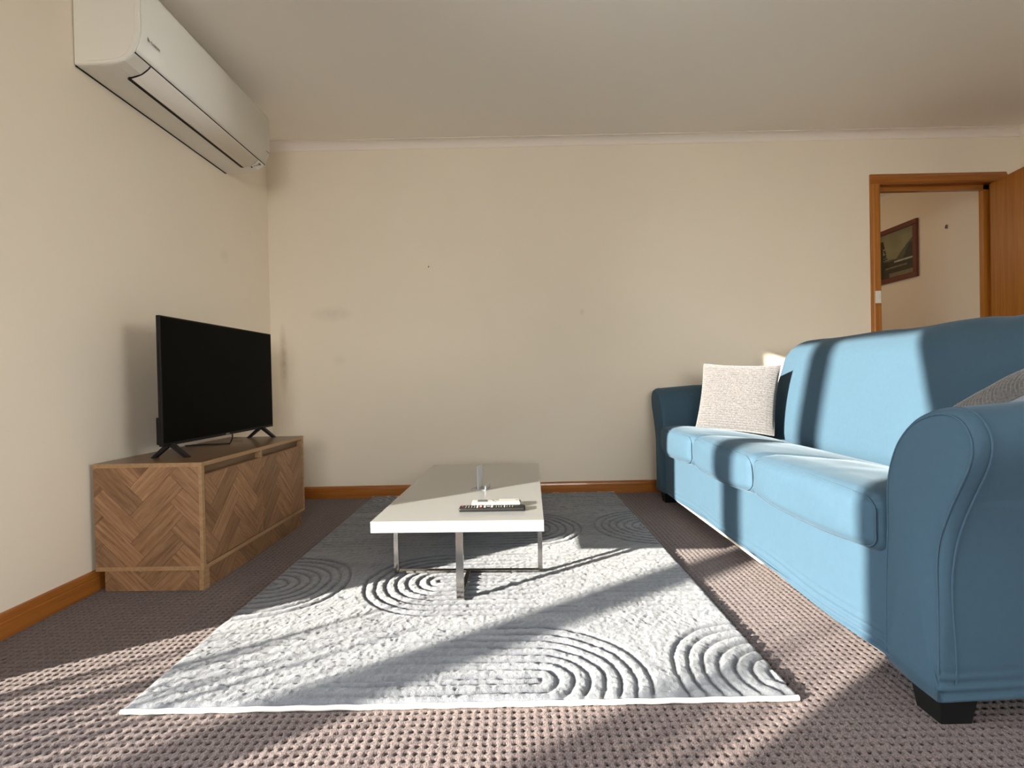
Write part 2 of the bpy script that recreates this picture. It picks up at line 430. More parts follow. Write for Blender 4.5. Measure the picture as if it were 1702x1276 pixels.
# ---- carpeted floor: looped pile with a grid of pits, real relief where the photograph can resolve it
FX0, FX1, FY0, FY1 = XL - 0.0, 1.75, 0.90, YB
cx_, cy_ = 0.0208, 0.0218; K = 5
nx = int((FX1 - FX0) / cx_ * K); ny = int((FY1 - FY0) / cy_ * K)
xs = FX0 + np.arange(nx + 1) * cx_ / K; ys = FY0 + np.arange(ny + 1) * cy_ / K
FX1 = xs[-1]; FY1 = ys[-1]
X, Y = np.meshgrid(xs, ys, indexing='ij')
u = (X / cx_) % 1 - 0.5; vv = (Y / cy_) % 1 - 0.5
jit = vnoise(np.floor(X / cx_) + 0.0, np.floor(Y / cy_) + 0.0, 5)
u2 = u + 0.10 * (vnoise(X * 19, Y * 19, 8) - 0.5); v2 = vv + 0.10 * (vnoise(X * 17, Y * 21, 9) - 0.5)
d = np.sqrt((u2 / 1.0) ** 2 + (v2 / 1.0) ** 2)
pit = np.clip((0.25 - d) / 0.12, 0, 1)
Z = -0.0085 * pit * (0.75 + 0.45 * jit) + 0.0016 * (vnoise(X * 260, Y * 180, 3) - 0.5) - 0.0010
edge = (X <= FX0 + 1e-6) | (X >= FX1 - 1e-6) | (Y <= FY0 + 1e-6) | (Y >= FY1 - 1e-6)
Z[edge] = 0
V = np.stack([X.ravel(), Y.ravel(), Z.ravel()], 1)
I = np.arange(nx * (ny + 1)).reshape(nx, ny + 1)[:, :ny].ravel()
F = np.stack([I, I + ny + 1, I + ny + 2, I + 1], 1)
nb = len(V)
ex = [(FX0, YF, FX1, FY0), (FX1, YF, XR, FY0), (FX1, FY0, XR, FY1), (FX0, FY1, XR, HY)]
V2 = []; F2 = []
for (a, b, c, e) in ex:
    k = nb + len(V2); V2 += [(a, b, 0), (c, b, 0), (c, e, 0), (a, e, 0)]; F2.append((k, k + 1, k + 2, k + 3))
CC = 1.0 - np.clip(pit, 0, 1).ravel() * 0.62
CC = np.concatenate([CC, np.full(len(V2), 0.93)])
fl = obj_np('floor', np.concatenate([V, np.array(V2)]), np.concatenate([F, np.array(F2)]), m_carpet, None, True, np.stack([CC, CC, CC], 1))
tag(fl, kind='structure')
fl.data.polygons.foreach_set('use_smooth', np.ones(len(fl.data.polygons), bool))
box('floor_slab', XL - T, XR + T, YF - T, HY, -0.15, -0.02, m_out)['kind'] = 'structure'
g = box('ground', -40, XL - T, -40, 40, -0.30, -0.12, m_out); g['kind'] = 'structure'
g = box('ground_right', XR + T, 40, -40, 40, -0.30, -0.12, m_out); g['kind'] = 'structure'

# ---- doorway in the back wall
dw = empty('door_1', (0, 0, 0)); dw['kind'] = 'structure'
AW = 0.066
ARP = [(0, 0), (0.004, 0.014), (0.012, 0.020), (0.048, 0.020), (0.054, 0.014), (AW, 0.012), (AW, 0)]
def arch(p0, p1, side, mm):      # profile: a = across, b = towards the room
    return prism_profile('architrave', ARP, p0, p1, (0, -1, 0), side, mm, dw)
arch((OX0, YB, 0), (OX0, YB, OZ1), (-1, 0, 0), m_trimz)
arch((OX1, YB, 0), (OX1, YB, OZ1), (1, 0, 0), m_trimz)
arch((OX0 - AW, YB, OZ1), (OX1 + AW, YB, OZ1), (0, 0, 1), m_trimx)
box('door_lining', OX0 - 0.02, OX0, YB - 0.004, YB + T + 0.004, 0, OZ1, m_trimz, dw)
box('door_lining', OX1, OX1 + 0.02, YB - 0.004, YB + T + 0.004, 0, OZ1, m_trimz, dw)
box('door_lining', OX0 - 0.02, OX1 + 0.02, YB - 0.004, YB + T + 0.004, OZ1, OZ1 + 0.02, m_trimx, dw)
box('door_stop', OX0, OX0 + 0.012, YB + 0.045, YB + 0.08, 0, OZ1, m_trimz, dw)
box('door_stop', OX1 - 0.04, OX1, YB + 0.045, YB + 0.08, 0, OZ1, m_trimz, dw)
box('door_stop', OX0, OX1, YB + 0.045, YB + 0.08, OZ1 - 0.03, OZ1, m_trimx, dw)

lf = empty('timber_door', (OX1 - 0.004, YB - 0.012, 0), math.radians(180 + 79), 'open orange timber door leaf swung into the room beside the doorway', 'door')
box('door_leaf', 0.0, 0.765, -0.036, 0.0, 0.012, 2.020, m_trimz, lf, 0.0015, 1)
hd = tube('handle', [(0.70, 0.0, 1.0), (0.70, 0.045, 1.0), (0.69, 0.05, 1.0), (0.60, 0.05, 1.0)], 0.009, m_chrome, lf)
for hz in (0.25, 1.75):
    tube('hinge', [(0.0, 0.004, hz), (0.0, 0.004, hz + 0.09)], 0.006, m_chrome, lf)

# ---- sliding glass door (outside the frame, lets the sun in)
gd = empty('window_1'); gd['kind'] = 'structure'
fx0, fx1 = XL - 0.10, XL - 0.01
def fb(n, y0, y1, z0, z1, a=fx0, b=fx1, mm=m_alu, par=gd): return box(n, a, b, y0, y1, z0, z1, mm, par)
fb('window_frame', DY0, DY0 + 0.035, 0, DZ1); fb('window_frame', DY1 - 0.035, DY1, 0, DZ1)
fb('window_frame', DY0, DY1, DZ1 - 0.05, DZ1); fb('window_frame', DY0, DY1, 0, 0.05)
ym = (DY0 + DY1) / 2 + 0.02
fb('window_stile', ym - 0.016, ym + 0.016, 0.05, DZ1 - 0.05, XL - 0.08, XL - 0.04)
post_ = box('shadow_post', -4.06, -3.94, -1.185, -1.075, -0.12, 3.3, m_out); post_['label'] = 'square post added outside the glass door to cast a soft shadow'; post_['category'] = 'post'  # unseen post added for the broad soft shadow band on rug and sofa
fb('glass_pane', DY0 + 0.035, ym - 0.035, 0.05, DZ1 - 0.05, XL - 0.05, XL - 0.045, m_glass)
fb('glass_pane', ym + 0.035, DY1 - 0.035, 0.05, DZ1 - 0.05, XL - 0.085, XL - 0.08, m_glass)
w2 = empty('fill_window_right'); w2['kind'] = 'structure'  # added opening, lights the left wall from the right
for (a, b, c, e) in ((WY0, WY0 + 0.04, WZ0, WZ1), (WY1 - 0.04, WY1, WZ0, WZ1), (WY0, WY1, WZ0, WZ0 + 0.04), (WY0, WY1, WZ1 - 0.04, WZ1), ((WY0 + WY1) / 2 - 0.02, (WY0 + WY1) / 2 + 0.02, WZ0, WZ1)):
    fb('window_frame', a, b, c, e, XR + 0.03, XR + 0.08, m_alu, w2)
fb('glass_pane', WY0 + 0.04, WY1 - 0.04, WZ0 + 0.04, WZ1 - 0.04, XR + 0.052, XR + 0.056, m_glass, w2)

w3 = empty('fill_window_front'); w3['kind'] = 'structure'  # added opening, brings fill light from behind the camera
for (a, b, c, e) in ((FWX0, FWX0 + 0.04, FWZ0, FWZ1), (FWX1 - 0.04, FWX1, FWZ0, FWZ1), (FWX0, FWX1, FWZ0, FWZ0 + 0.04), (FWX0, FWX1, FWZ1 - 0.04, FWZ1), ((FWX0 + FWX1) / 2 - 0.02, (FWX0 + FWX1) / 2 + 0.02, FWZ0, FWZ1)):
    box('window_frame', a, b, YF - 0.08, YF - 0.03, c, e, m_alu, w3)
box('glass_pane', FWX0 + 0.04, FWX1 - 0.04, YF - 0.056, YF - 0.052, FWZ0 + 0.04, FWZ1 - 0.04, m_glass, w3)

# ---- tall garden grass outside the glass door: breaks the low sun into streaks
def garden_grass():
    V = []; F = []
    rnd = random.Random(11)
    clumps = []
    for nn2 in (1.83, 1.72, 1.60, 1.50, 1.38, 1.25, 1.14, 1.02, 0.92, 0.80, 0.70):
        cx = rnd.uniform(-2.6, -2.15); clumps.append((cx, (nn2 + 0.559 * cx) / 0.829, rnd.randint(7, 11), rnd.uniform(0.42, 0.80) if nn2 < 1.55 else rnd.uniform(0.40, 0.56)))
    for nn2 in (0.64, 0.68, 0.72, 0.76, 0.80, 0.84):
        cx = rnd.uniform(-2.4, -2.3); clumps.append((cx, (nn2 + 0.559 * cx) / 0.829, 18, 1.02 if nn2 > 0.7 else 0.96))
    for nn2 in (1.66, 1.44, 1.2):
        cx = rnd.uniform(-2.4, -2.2); clumps.append((cx, (nn2 + 0.559 * cx) / 0.829, 6, 0.72))
    for (cx, cy, n, hh) in clumps:
        for k in range(n):
            a = rnd.uniform(0, 2 * PI); r = rnd.uniform(0, 0.05)
            x, y = cx + r * math.cos(a), cy + r * math.sin(a); lean = rnd.uniform(0.0, 0.10); h_ = hh * rnd.uniform(0.65, 1.05); w = rnd.uniform(0.012, 0.026)
            dx, dy = math.cos(a) * lean, math.sin(a) * lean; px, py = -math.sin(a + 0.6) * w, math.cos(a + 0.6) * w
            b = len(V)
            for s in range(6):
                t = s / 5; ww = (1 - t ** 2.2) * 1.0 + 0.05
                X_ = x + dx * t * t; Y_ = y + dy * t * t; Z_ = -0.12 + (h_ + 0.12) * t
                V += [(X_ - px * ww, Y_ - py * ww, Z_), (X_ + px * ww, Y_ + py * ww, Z_)]
            for s in range(5): F.append((b + 2 * s, b + 2 * s + 1, b + 2 * s + 3, b + 2 * s + 2))
    m = mat('grass_green', (0.10, 0.16, 0.05), 0.7)
    o = obj_np('garden_grass', V, F, m)
    tag(o, 'tall garden grass growing outside the glass door', 'grass', kind='stuff')
garden_grass()

# unseen tied-back drape added inside the door to cut sun on the backrest
def shade_curtain():
    V = []; F = []; nz_, nk = 60, 90
    for a in range(nz_ + 1):
        z = 0.02 + 2.12 * a / nz_
        w = np.interp(z, [0, 0.8, 1.0, 1.15, 1.5, 1.9, 2.2], [0.16, 0.13, 0.09, 0.14, 0.30, 0.45, 0.50])
        for k in range(nk + 1):
            t = k / nk
            V.append((XL + 0.055 + 0.020 * math.sin(t * 2 * PI * 9), DY0 - 0.09 + w * t, z))
    for a in range(nz_):
        for k in range(nk):
            b = a * (nk + 1) + k; F.append((b, b + 1, b + nk + 2, b + nk + 1))
    cr2 = empty('shade_curtain', (0, 0, 0), 0, 'cream tied-back drape added beside the glass door to shade the sofa back', 'shade_curtain')
    obj_np('shade_cloth', V, F, mat('shade_cloth', (0.6, 0.55, 0.47), 0.9), cr2)
    tube('shade_rod', [(XL + 0.055, DY0 - 0.25, 2.17), (XL + 0.055, DY1 + 0.12, 2.17)], 0.012, m_alu, cr2)
    box('tie_band', XL + 0.025, XL + 0.085, DY0 - 0.095, DY0 + 0.01, 0.98, 1.02, mat('tie', (0.5, 0.45, 0.38), 0.8), cr2)
shade_curtain()

# ------------------------------------------------------------------ rug
def build_rug():
    x0, x1, y0, y1 = -0.948, 0.668, 1.226, 3.452
    st = 0.004; nx = int(round((x1 - x0) / st)); ny = int(round((y1 - y0) / st))
    xs = np.linspace(x0, x1, nx + 1); ys = np.linspace(y0, y1, ny + 1)
    X, Y = np.meshgrid(xs, ys, indexing='ij')
    wx = X + 0.010 * (fbm(X * 6, Y * 6, 21) - 0.5) * 2; wy = Y + 0.008 * (fbm(X * 6, Y * 6, 31) - 0.5) * 2
    D = np.full(X.shape, 9.0); 
    sp = 0.0385; R = 0.30
    inside = np.zeros(X.shape, bool); phase = np.zeros(X.shape)
    rows = [(1.305, 0.37), (1.965, -0.605), (2.635, 0.37), (3.30, -0.605)]
    rad = np.full(X.shape, np.nan); gapd = np.zeros(X.shape)
    for (yc, xg) in rows:
        for sgn in (-1, 1):                        # -1: band opening to the left, +1: to the right
            cxx = xg + sgn * (R + 0.018)
            ins = (np.abs(wy - yc) < 0.335)
            straight = (wx - cxx) * sgn > 0
            rr_ = np.where(straight, np.abs(wy - yc), np.sqrt((wx - cxx) ** 2 + (wy - yc) ** 2))
            ok = ins & (rr_ < R + 0.012) & ((wx - xg) * sgn > 0)
            rad = np.where(ok & np.isnan(rad), rr_, rad)
            gapd = np.where(ok & straight, np.abs(wx - cxx), gapd)
    has = ~np.isnan(rad); rr_ = np.nan_to_num(rad)
    ph_ = np.abs((rr_ / sp - 0.30) % 1 - 0.5) * sp
    g = np.where(has, np.exp(-((0.5 * sp - 0) * 0 + ((ph_ - 0.5 * sp)) ** 2) / (2 * 0.0042 ** 2)), 0)
    # grooves are crisp on the arcs and soften / break up on the long straight runs
    fade = np.clip(1 - gapd / 0.9, 0.42, 1) * np.where(gapd > 0.03, 0.62 + 0.38 * (fbm(X * 5, Y * 9, 41) > 0.46), 1)
    # plain gap areas carry short irregular scratches
    sc = fbm(X * 16, Y * 22, 55, 3); scr = np.exp(-((sc - 0.5) / 0.012) ** 2) * (fbm(X * 3, Y * 3, 66) > 0.5)
    fine = np.where(has & (gapd > 0.05), np.exp(-((((Y / 0.0165) % 1) - 0.5) / 0.16) ** 2) * 0.25 * fbm(X * 4, Y * 4, 77), 0)
    g = np.clip(g * fade + fine, 0, 1); g = np.maximum(g, 0.45 * scr)
    pile = fbm(X * 55, Y * 55, 5, 4) - 0.5; lump = fbm(X * 14, Y * 14, 15, 3) - 0.5
    Z = 0.0175 - 0.0078 * g + 0.0034 * pile + 0.0030 * (vnoise(X * 122, Y * 122, 19) - 0.5) + 0.0016 * lump
    de = np.minimum(np.minimum(X - x0, x1 - X), np.minimum(Y - y0, y1 - Y))
    Z = np.where(de < 0.012, Z * (0.55 + 0.45 * np.clip(de / 0.012, 0, 1)), Z)
    jx = np.where((X - x0 < 0.01) | (x1 - X < 0.01), 0.006 * (fbm(X * 40, Y * 40, 91) - 0.5), 0)
    Xo = X + jx
    bd = (de < 1e-6); Z[bd] = 0.0005
    V = np.stack([Xo.ravel(), Y.ravel(), Z.ravel()], 1)
    I = np.arange(nx * (ny + 1)).reshape(nx, ny + 1)[:, :ny].ravel()
    F = np.stack([I, I + ny + 1, I + ny + 2, I + 1], 1)
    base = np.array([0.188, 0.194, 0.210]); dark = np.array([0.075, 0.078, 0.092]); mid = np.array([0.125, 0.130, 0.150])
    mot = np.clip((fbm(X * 7, Y * 20, 101) - 0.42) * 4.2, 0, 1)[..., None]
    mot2 = np.clip((fbm(X * 30, Y * 70, 201) - 0.45) * 3.5, 0, 1)[..., None] * 0.45
    mot = np.clip(mot * 0.55 + mot2, 0, 1); C = base * (1 - mot) + mid * mot
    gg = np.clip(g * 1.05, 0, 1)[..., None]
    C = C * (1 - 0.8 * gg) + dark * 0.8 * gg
    C = C * (0.95 + 0.10 * fbm(X * 60, Y * 60, 3)[..., None])
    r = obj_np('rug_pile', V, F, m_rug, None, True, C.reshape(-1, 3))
    root = empty('area_rug', (0, 0, 0.0), 0, 'pale grey shaggy rug carved with concentric arches, under the white table', 'rug')
    r.parent = root
    for (yy) in (y0, y1):
        p = [(x0 + 0.002 + (x1 - x0 - 0.004) * k / 60, yy - 0.002 if yy == y0 else yy + 0.002, 0.0075 + 0.0010 * math.sin(k * 1.7)) for k in range(61)]
        tube('edge_binding', p, 0.0062, m_bind, root)
build_rug()

# ------------------------------------------------------------------ coffee table
TC = (-0.178, 2.345); TYAW = math.radians(-2.0)
ct = empty('coffee_table', (TC[0], TC[1], 0.0), TYAW, 'low white gloss coffee table with chrome cross base on the rug', 'table')
TW, TL, TZ = 0.595, 1.17, 0.300
box('tabletop', -TW / 2, TW / 2, -TL / 2, TL / 2, TZ - 0.039, TZ, m_white, ct, 0.0015, 2)
zf = 0.0185
def frame_t(sg):
    yb = sg * (TL / 2 - 0.285); yo = sg * (TL / 2 - 0.035)
    for sx_ in (-1, 1):
        xx = sx_ * (TW / 2 - 0.012)
        box('leg', xx - 0.009, xx + 0.009, yb - 0.008, yb + 0.008, zf, TZ - 0.039, m_chrome, ct, 0.001, 1)
    box('crossbar', -TW / 2 + 0.021, TW / 2 - 0.021, yb - 0.010, yb + 0.010, zf, zf + 0.011, m_chrome, ct, 0.001, 1)
    a, b = sorted((yb + sg * 0.010, yo - sg * 0.008))
    box('stretcher', -0.006, 0.012, a, b, zf, zf + 0.011, m_chrome, ct, 0.001, 1)
    box('leg', -0.010, 0.016, yo - 0.008, yo + 0.008, zf, TZ - 0.039, m_chrome, ct, 0.001, 1)
frame_t(-1); frame_t(1)

# ------------------------------------------------------------------ remotes and stand on the table
def tpt(x, y): return (x, y, TZ)
rb = empty('television_remote', (-0.082, 1.895, TZ), math.radians(-1.0), 'long black television remote with rows of buttons at the table front', 'remote')
LB, WB, HB = 0.242, 0.048, 0.015
V_, F_ = rbox_np(LB / 2, WB / 2, HB / 2, 0.006, 4, 3, 1, 3); V_[:, 2] += HB / 2
obj_np('remote_body', V_, F_, m_blk, rb)
def btn(par, x, y, z, sx_, sy_, m, n='button'):
    return box(n, x - sx_ / 2, x + sx_ / 2, y - sy_ / 2, y + sy_ / 2, z - 0.001, z + 0.0016, m, par, 0.0006, 1)
btn(rb, -0.110, 0.010, HB, 0.008, 0.008, m_red)
for i in range(4):
    for j in range(3): btn(rb, -0.095 + i * 0.0105, -0.013 + j * 0.013, HB, 0.0045, 0.009, m_btng)
for j in range(3):
    btn(rb, -0.053, -0.013 + j * 0.013, HB, 0.006, 0.010, m_btn)
    btn(rb, -0.041, -0.013 + j * 0.013, HB, 0.008, 0.009, (m_red, m_btn, m_red)[j])
for (x_, y_, a_, b_, mm) in ((-0.026, 0, 0.008, 0.034, m_btn), (-0.013, 0, 0.013, 0.014, m_silver), (0.0, 0, 0.008, 0.034, m_btn)):
    btn(rb, x_, y_, HB, a_, b_, mm)
for i in range(3):
    for j in range(3): btn(rb, 0.016 + i * 0.009, -0.013 + j * 0.013, HB, 0.004, 0.009, m_btng)
btn(rb, 0.034 + 0.012, 0, HB, 0.004, 0.034, m_btn)
for i in range(3): btn(rb, 0.055 + i * 0.010, 0.0, HB, 0.004, 0.030, m_btng)

ra = empty('air_conditioner_remote', (-0.068, 1.957, TZ), math.radians(0.5), 'short white air conditioner remote with grey display, behind the black one', 'remote')
LA, WA, HA = 0.186, 0.054, 0.020
V_, F_ = rbox_np(LA / 2, WA / 2, HA / 2, 0.008, 4, 3, 1, 3); V_[:, 2] += HA / 2
obj_np('remote_body', V_, F_, m_remw, ra)
btn(ra, -0.054, 0, HA, 0.034, 0.030, m_lcd, 'display')
btn(ra, -0.018, 0.008, HA, 0.010, 0.012, m_silver); btn(ra, -0.002, 0.008, HA, 0.010, 0.012, m_silver); btn(ra, -0.010, -0.010, HA, 0.010, 0.008, m_silver)
box('button_cover', 0.012, 0.086, -0.022, 0.022, HA - 0.001, HA + 0.0015, m_remw, ra, 0.0007, 1)
box('cover_gap', 0.010, 0.0125, -0.022, 0.022, HA - 0.001, HA + 0.0008, m_grey, ra)
btn(ra, 0.074, 0, HA + 0.0015, 0.006, 0.006, m_silver)

st = empty('acrylic_stand', (-0.150, 2.285, TZ), math.radians(80), 'clear acrylic card stand standing edge-on at the middle of the table', 'stand')
bm = bmesh.new(); add_box(bm, -0.045, 0.045, -0.0015, 0.0015, 0.003, 0.100, 0.0005, 1); obj_bm('upright', bm, m_acry, st)
bm = bmesh.new(); add_box(bm, -0.045, 0.045, -0.035, 0.030, 0.0, 0.003, 0.0005, 1); obj_bm('foot', bm, m_acry, st)
box('front_lip', -0.045, 0.045, -0.035, -0.032, 0.003, 0.018, m_acry, st)
for k in range(6):
    box('etched_mark', -0.030, 0.030, 0.0016, 0.0020, 0.016 + k * 0.0125, 0.022 + k * 0.0125, m_silver, st)

# ------------------------------------------------------------------ tv cabinet
CX0, CX1, CY0, CY1, CB, CT = -1.592, -1.176, 1.957, 2.862, 0.082, 0.490
cab = empty('tv_cabinet', (CX0, CY0, 0), math.radians(-1.2), 'oak herringbone veneer cabinet standing along the left wall', 'cabinet')
cw, cl = CX1 - CX0, CY1 - CY0
e = 0.016
box('cabinet_top', 0, cw, 0, cl, CT - e, CT, m_oaktop, cab, 0.0008, 1)
box('top_edging', -0.0, cw + 0.001, -0.0012, 0.0, CT - e, CT - 0.0005, m_oakflat, cab)
box('top_edging', cw, cw + 0.0012, 0, cl, CT - e, CT - 0.0005, m_oakflat, cab)
box('bottom_panel', 0, cw, 0, cl, CB, CB + e, m_oakflat, cab)
sp_ = box('side_panel', 0.0, cw - 0.013, 0.004, e, CB + e, CT - e, m_dark, cab)
box('corner_post', cw - 0.013, cw, 0.0, e, CB + e, CT - e, m_oakflat, cab)
sp2 = box('side_panel', 0, cw - 0.013, cl - e, cl, CB + e, CT - e, m_oakflat, cab)
box('corner_post', cw - 0.013, cw, cl - e, cl, CB + e, CT - e, m_oakflat, cab)
box('back_panel', 0, 0.006, e, cl - e, CB + e, CT - e, m_oakflat, cab)
rail = box('recessed_rail', cw - 0.045, cw - 0.030, e, cl - e, CT - e - 0.045, CT - e, m_oaktop, cab)
box('handle_divider', cw - 0.030, cw - 0.004, cl / 2 - 0.007, cl / 2 + 0.007, CT - e - 0.034, CT - e, m_oakflat, cab)
pl1 = box('plinth', 0.025, cw - 0.012, 0.015, 0.030, 0, CB, m_oakflat, cab)
pl2 = box('plinth', cw - 0.020, cw - 0.012, 0.030, cl - 0.03, 0, CB, m_oakflat, cab)

def clip_poly(poly, x0, x1, y0, y1):
    def cl1(P_, f, inter):
        out = []
        for i in range(len(P_)):
            a, b = P_[i], P_[(i + 1) % len(P_)]
            if f(a):
                out.append(a)
                if not f(b): out.append(inter(a, b))
            elif f(b): out.append(inter(a, b))
        return out
    def ix(c): return lambda a, b: (c, a[1] + (b[1] - a[1]) * (c - a[0]) / (b[0] - a[0]))
    def iy(c): return lambda a, b: (a[0] + (b[0] - a[0]) * (c - a[1]) / (b[1] - a[1]), c)
    for f, it in ((lambda p: p[0] >= x0, ix(x0)), (lambda p: p[0] <= x1, ix(x1)), (lambda p: p[1] >= y0, iy(y0)), (lambda p: p[1] <= y1, iy(y1))):
        poly = cl1(poly, f, it)
        if len(poly) < 3: return []
    return poly

def herringbone(parent, u0_, u1_, v0_, v1_, to3, thick, w=0.074, k=2.95, ou=0.0, ov=0.0):
    """planks laid in a herringbone over rectangle u,v; to3(u,v,t) -> local point"""
    L = w * k; c, s = math.cos(PI / 4), math.sin(PI / 4)
    def emit(px, py, lx, ly, horiz):
        gp = 0.00045
        q = [(px + gp, py + gp), (px + lx - gp, py + gp), (px + lx - gp, py + ly - gp), (px + gp, py + ly - gp)]
        q = [(c * a - s * b + ou, s * a + c * b + ov) for a, b in q]
        pg = clip_poly(q, u0_, u1_, v0_, v1_)
        if len(pg) < 3: return
        ar = abs(sum(pg[i][0] * pg[(i + 1) % len(pg)][1] - pg[(i + 1) % len(pg)][0] * pg[i][1] for i in range(len(pg)))) / 2
        if ar < 2e-5: return
        bm = bmesh.new(); uvl = bm.loops.layers.uv.new('UVMap')
        A = [bm.verts.new(to3(a, b, thick)) for a, b in pg]; B = [bm.verts.new(to3(a, b, 0)) for a, b in pg]
        n = len(pg); bm.faces.new(A)
        for i in range(n): bm.faces.new((A[i], B[i], B[(i + 1) % n], A[(i + 1) % n]))
        bm.verts.index_update()
        off = (random.random() * 5, random.random() * 5)
        co = {}
        for i, (a, b) in enumerate(pg):
            a2, b2 = c * (a - ou) + s * (b - ov), -s * (a - ou) + c * (b - ov)
            if not horiz: a2, b2 = b2, a2
            co[A[i]] = co[B[i]] = (a2 + off[0], b2 + off[1])
        for f in bm.faces:
            for lp in f.loops: lp[uvl].uv = co[lp.vert]
        obj_bm('veneer_plank', bm, m_oak, parent)
    cu, cv = (u0_ + u1_) / 2, (v0_ + v1_) / 2
    for n in range(-16, 17):
        for mI in range(-5, 6):
            ox, oy = n * w + mI * L, n * w - mI * L
            emit(ox, oy, L, w, True)
            emit(ox + L, oy + w - L, w, L, False)

hb_z0, hb_z1 = CB + e, CT - e
herringbone(sp_, 0.0, cw - 0.013, hb_z0, hb_z1, lambda u, v, t: (u, 0.004 - t, v), 0.0035, ou=-0.12, ov=0.03)
dt = 0.018
doors = [(e * 0 + 0.003 + 0.013, cl / 2 - 0.0015), (cl / 2 + 0.0015, cl - 0.016)]
for i, (a, b) in enumerate(doors):
    dpn = box('door', cw - dt, cw - 0.004, a, b, CB + e + 0.003, CT - e - 0.034, m_oakflat, cab)
    herringbone(dpn, a + 0.0035, b - 0.0035, CB + e + 0.004, CT - e - 0.035, lambda u, v, t: (cw - 0.004 + t, u, v), 0.0035, ou=0.105 + 0.06 * i, ov=0.05 + 0.04 * i)
herringbone(pl1, 0.025, cw - 0.030, 0.001, CB, lambda u, v, t: (u, 0.015 - t, v), 0.003, ou=-0.10, ov=0.01)
herringbone(pl2, 0.05, cl - 0.03, 0.001, CB, lambda u, v, t: (cw - 0.012 + t, u, v), 0.003, ou=0.105, ov=0.02)

# ------------------------------------------------------------------ television
tv = empty('television', (-1.385, 2.040, CT), math.radians(-1.6 + 90), 'flat black television on splayed black feet on top of the oak cabinet', 'television')
# local x runs along the screen (world +Y), local -y faces the room (+X)
TVW, TVH, tz = 0.888, 0.520, 0.050
box('screen_panel', 0.006, TVW - 0.006, -0.0045, -0.003, tz + 0.012, tz + TVH - 0.006, m_tv, tv)
box('bezel', 0, TVW, -0.004, 0.012, tz, tz + TVH, m_tvb, tv, 0.002, 2)
box('rear_housing', 0.10, TVW - 0.10, 0.012, 0.055, tz + 0.03, tz + 0.30, m_tvb, tv, 0.006, 2)
box('side_port_box', 0.012, 0.10, 0.012, 0.032, tz + 0.006, tz + 0.115, m_tvb, tv, 0.003, 1)
box('badge', TVW / 2 - 0.014, TVW / 2 + 0.014, -0.0052, -0.0035, tz + 0.003, tz + 0.009, m_silver, tv)
for fx in (0.055, TVW - 0.115):
    for sg in (-1, 1):
        bm = bmesh.new()
        p0_, p1_ = Vector((fx, 0.004 + sg * 0.005, tz + 0.006)), Vector((fx + (0.0), 0.004 + sg * 0.078, 0.0))
        pr = [(-0.014, 0), (0.014, 0)]
        vs = []
        for (px_, y_, z_) in ((0, p0_.y - sg * 0.016, p0_.z), (0, p0_.y + sg * 0.010, p0_.z), (0, p1_.y, 0.0), (0, p1_.y - sg * 0.018, 0.0)):
            for q in (-0.010, 0.010): vs.append(bm.verts.new((fx + q, y_, z_)))
        for qd in ((0, 2, 4, 6), (1, 7, 5, 3), (0, 1, 3, 2), (2, 3, 5, 4), (4, 5, 7, 6), (6, 7, 1, 0)): bm.faces.new([vs[i] for i in qd])
        obj_bm('foot', bm, m_blk, tv)
tube('power_cord', [(0.505, 0.014, tz + 0.02), (0.508, 0.010, 0.040), (0.495, 0.004, 0.028), (0.480, 0.002, 0.014), (0.478, 0.008, 0.004), (0.470, 0.05, 0.0035), (0.46, 0.12, 0.0035), (0.42, 0.19, 0.0035)], 0.0030, m_blk, tv)

# ------------------------------------------------------------------ air conditioner
AY0, AY1, AZ0 = 1.953, 2.985, 1.990
ac = empty('air_conditioner', (XL + 0.004, AY0, AZ0), 0, 'white wall-mounted split air conditioner high on the left wall near the corner', 'air conditioner')
AL = AY1 - AY0
prof = [(0.0, 0.0), (0.04, -0.001), (0.10, 0.0), (0.15, 0.004), (0.185, 0.013), (0.212, 0.033), (0.222, 0.045)]
prof2 = [(0.222, 0.047), (0.236, 0.070), (0.246, 0.110), (0.2485, 0.160), (0.2485, 0.300), (0.240, 0.315)]
back = [(0.205, 0.318), (0.0, 0.318)]
full = prof + prof2 + back
def ac_loft(name, prof_, y0_, y1_, m, round_=0.0):
    bm = bmesh.new(); cx = sum(p[0] for p in prof_) / len(prof_) * 0 + 0.11; cz = 0.16
    rings = [(y0_, 1 - round_), (y0_ + 0.004, 1 - round_ * 0.3), (y0_ + 0.012, 1.0), (y1_ - 0.012, 1.0), (y1_ - 0.004, 1 - round_ * 0.3), (y1_, 1 - round_)]
    if round_ == 0: rings = [(y0_, 1), (y1_, 1)]
    R_ = []
    for (yy, s_) in rings:
        R_.append([bm.verts.new((max(0, cx + (a - cx) * s_) if a > 0 else 0, yy, cz + (b - cz) * s_)) for a, b in prof_])
    n = len(prof_)
    for r1_, r2_ in zip(R_[:-1], R_[1:]):
        for i in range(n): bm.faces.new((r1_[i], r1_[(i + 1) % n], r2_[(i + 1) % n], r2_[i]))
    bm.faces.new(R_[0][::-1]); bm.faces.new(R_[-1])
    return obj_bm(name, bm, m, ac)
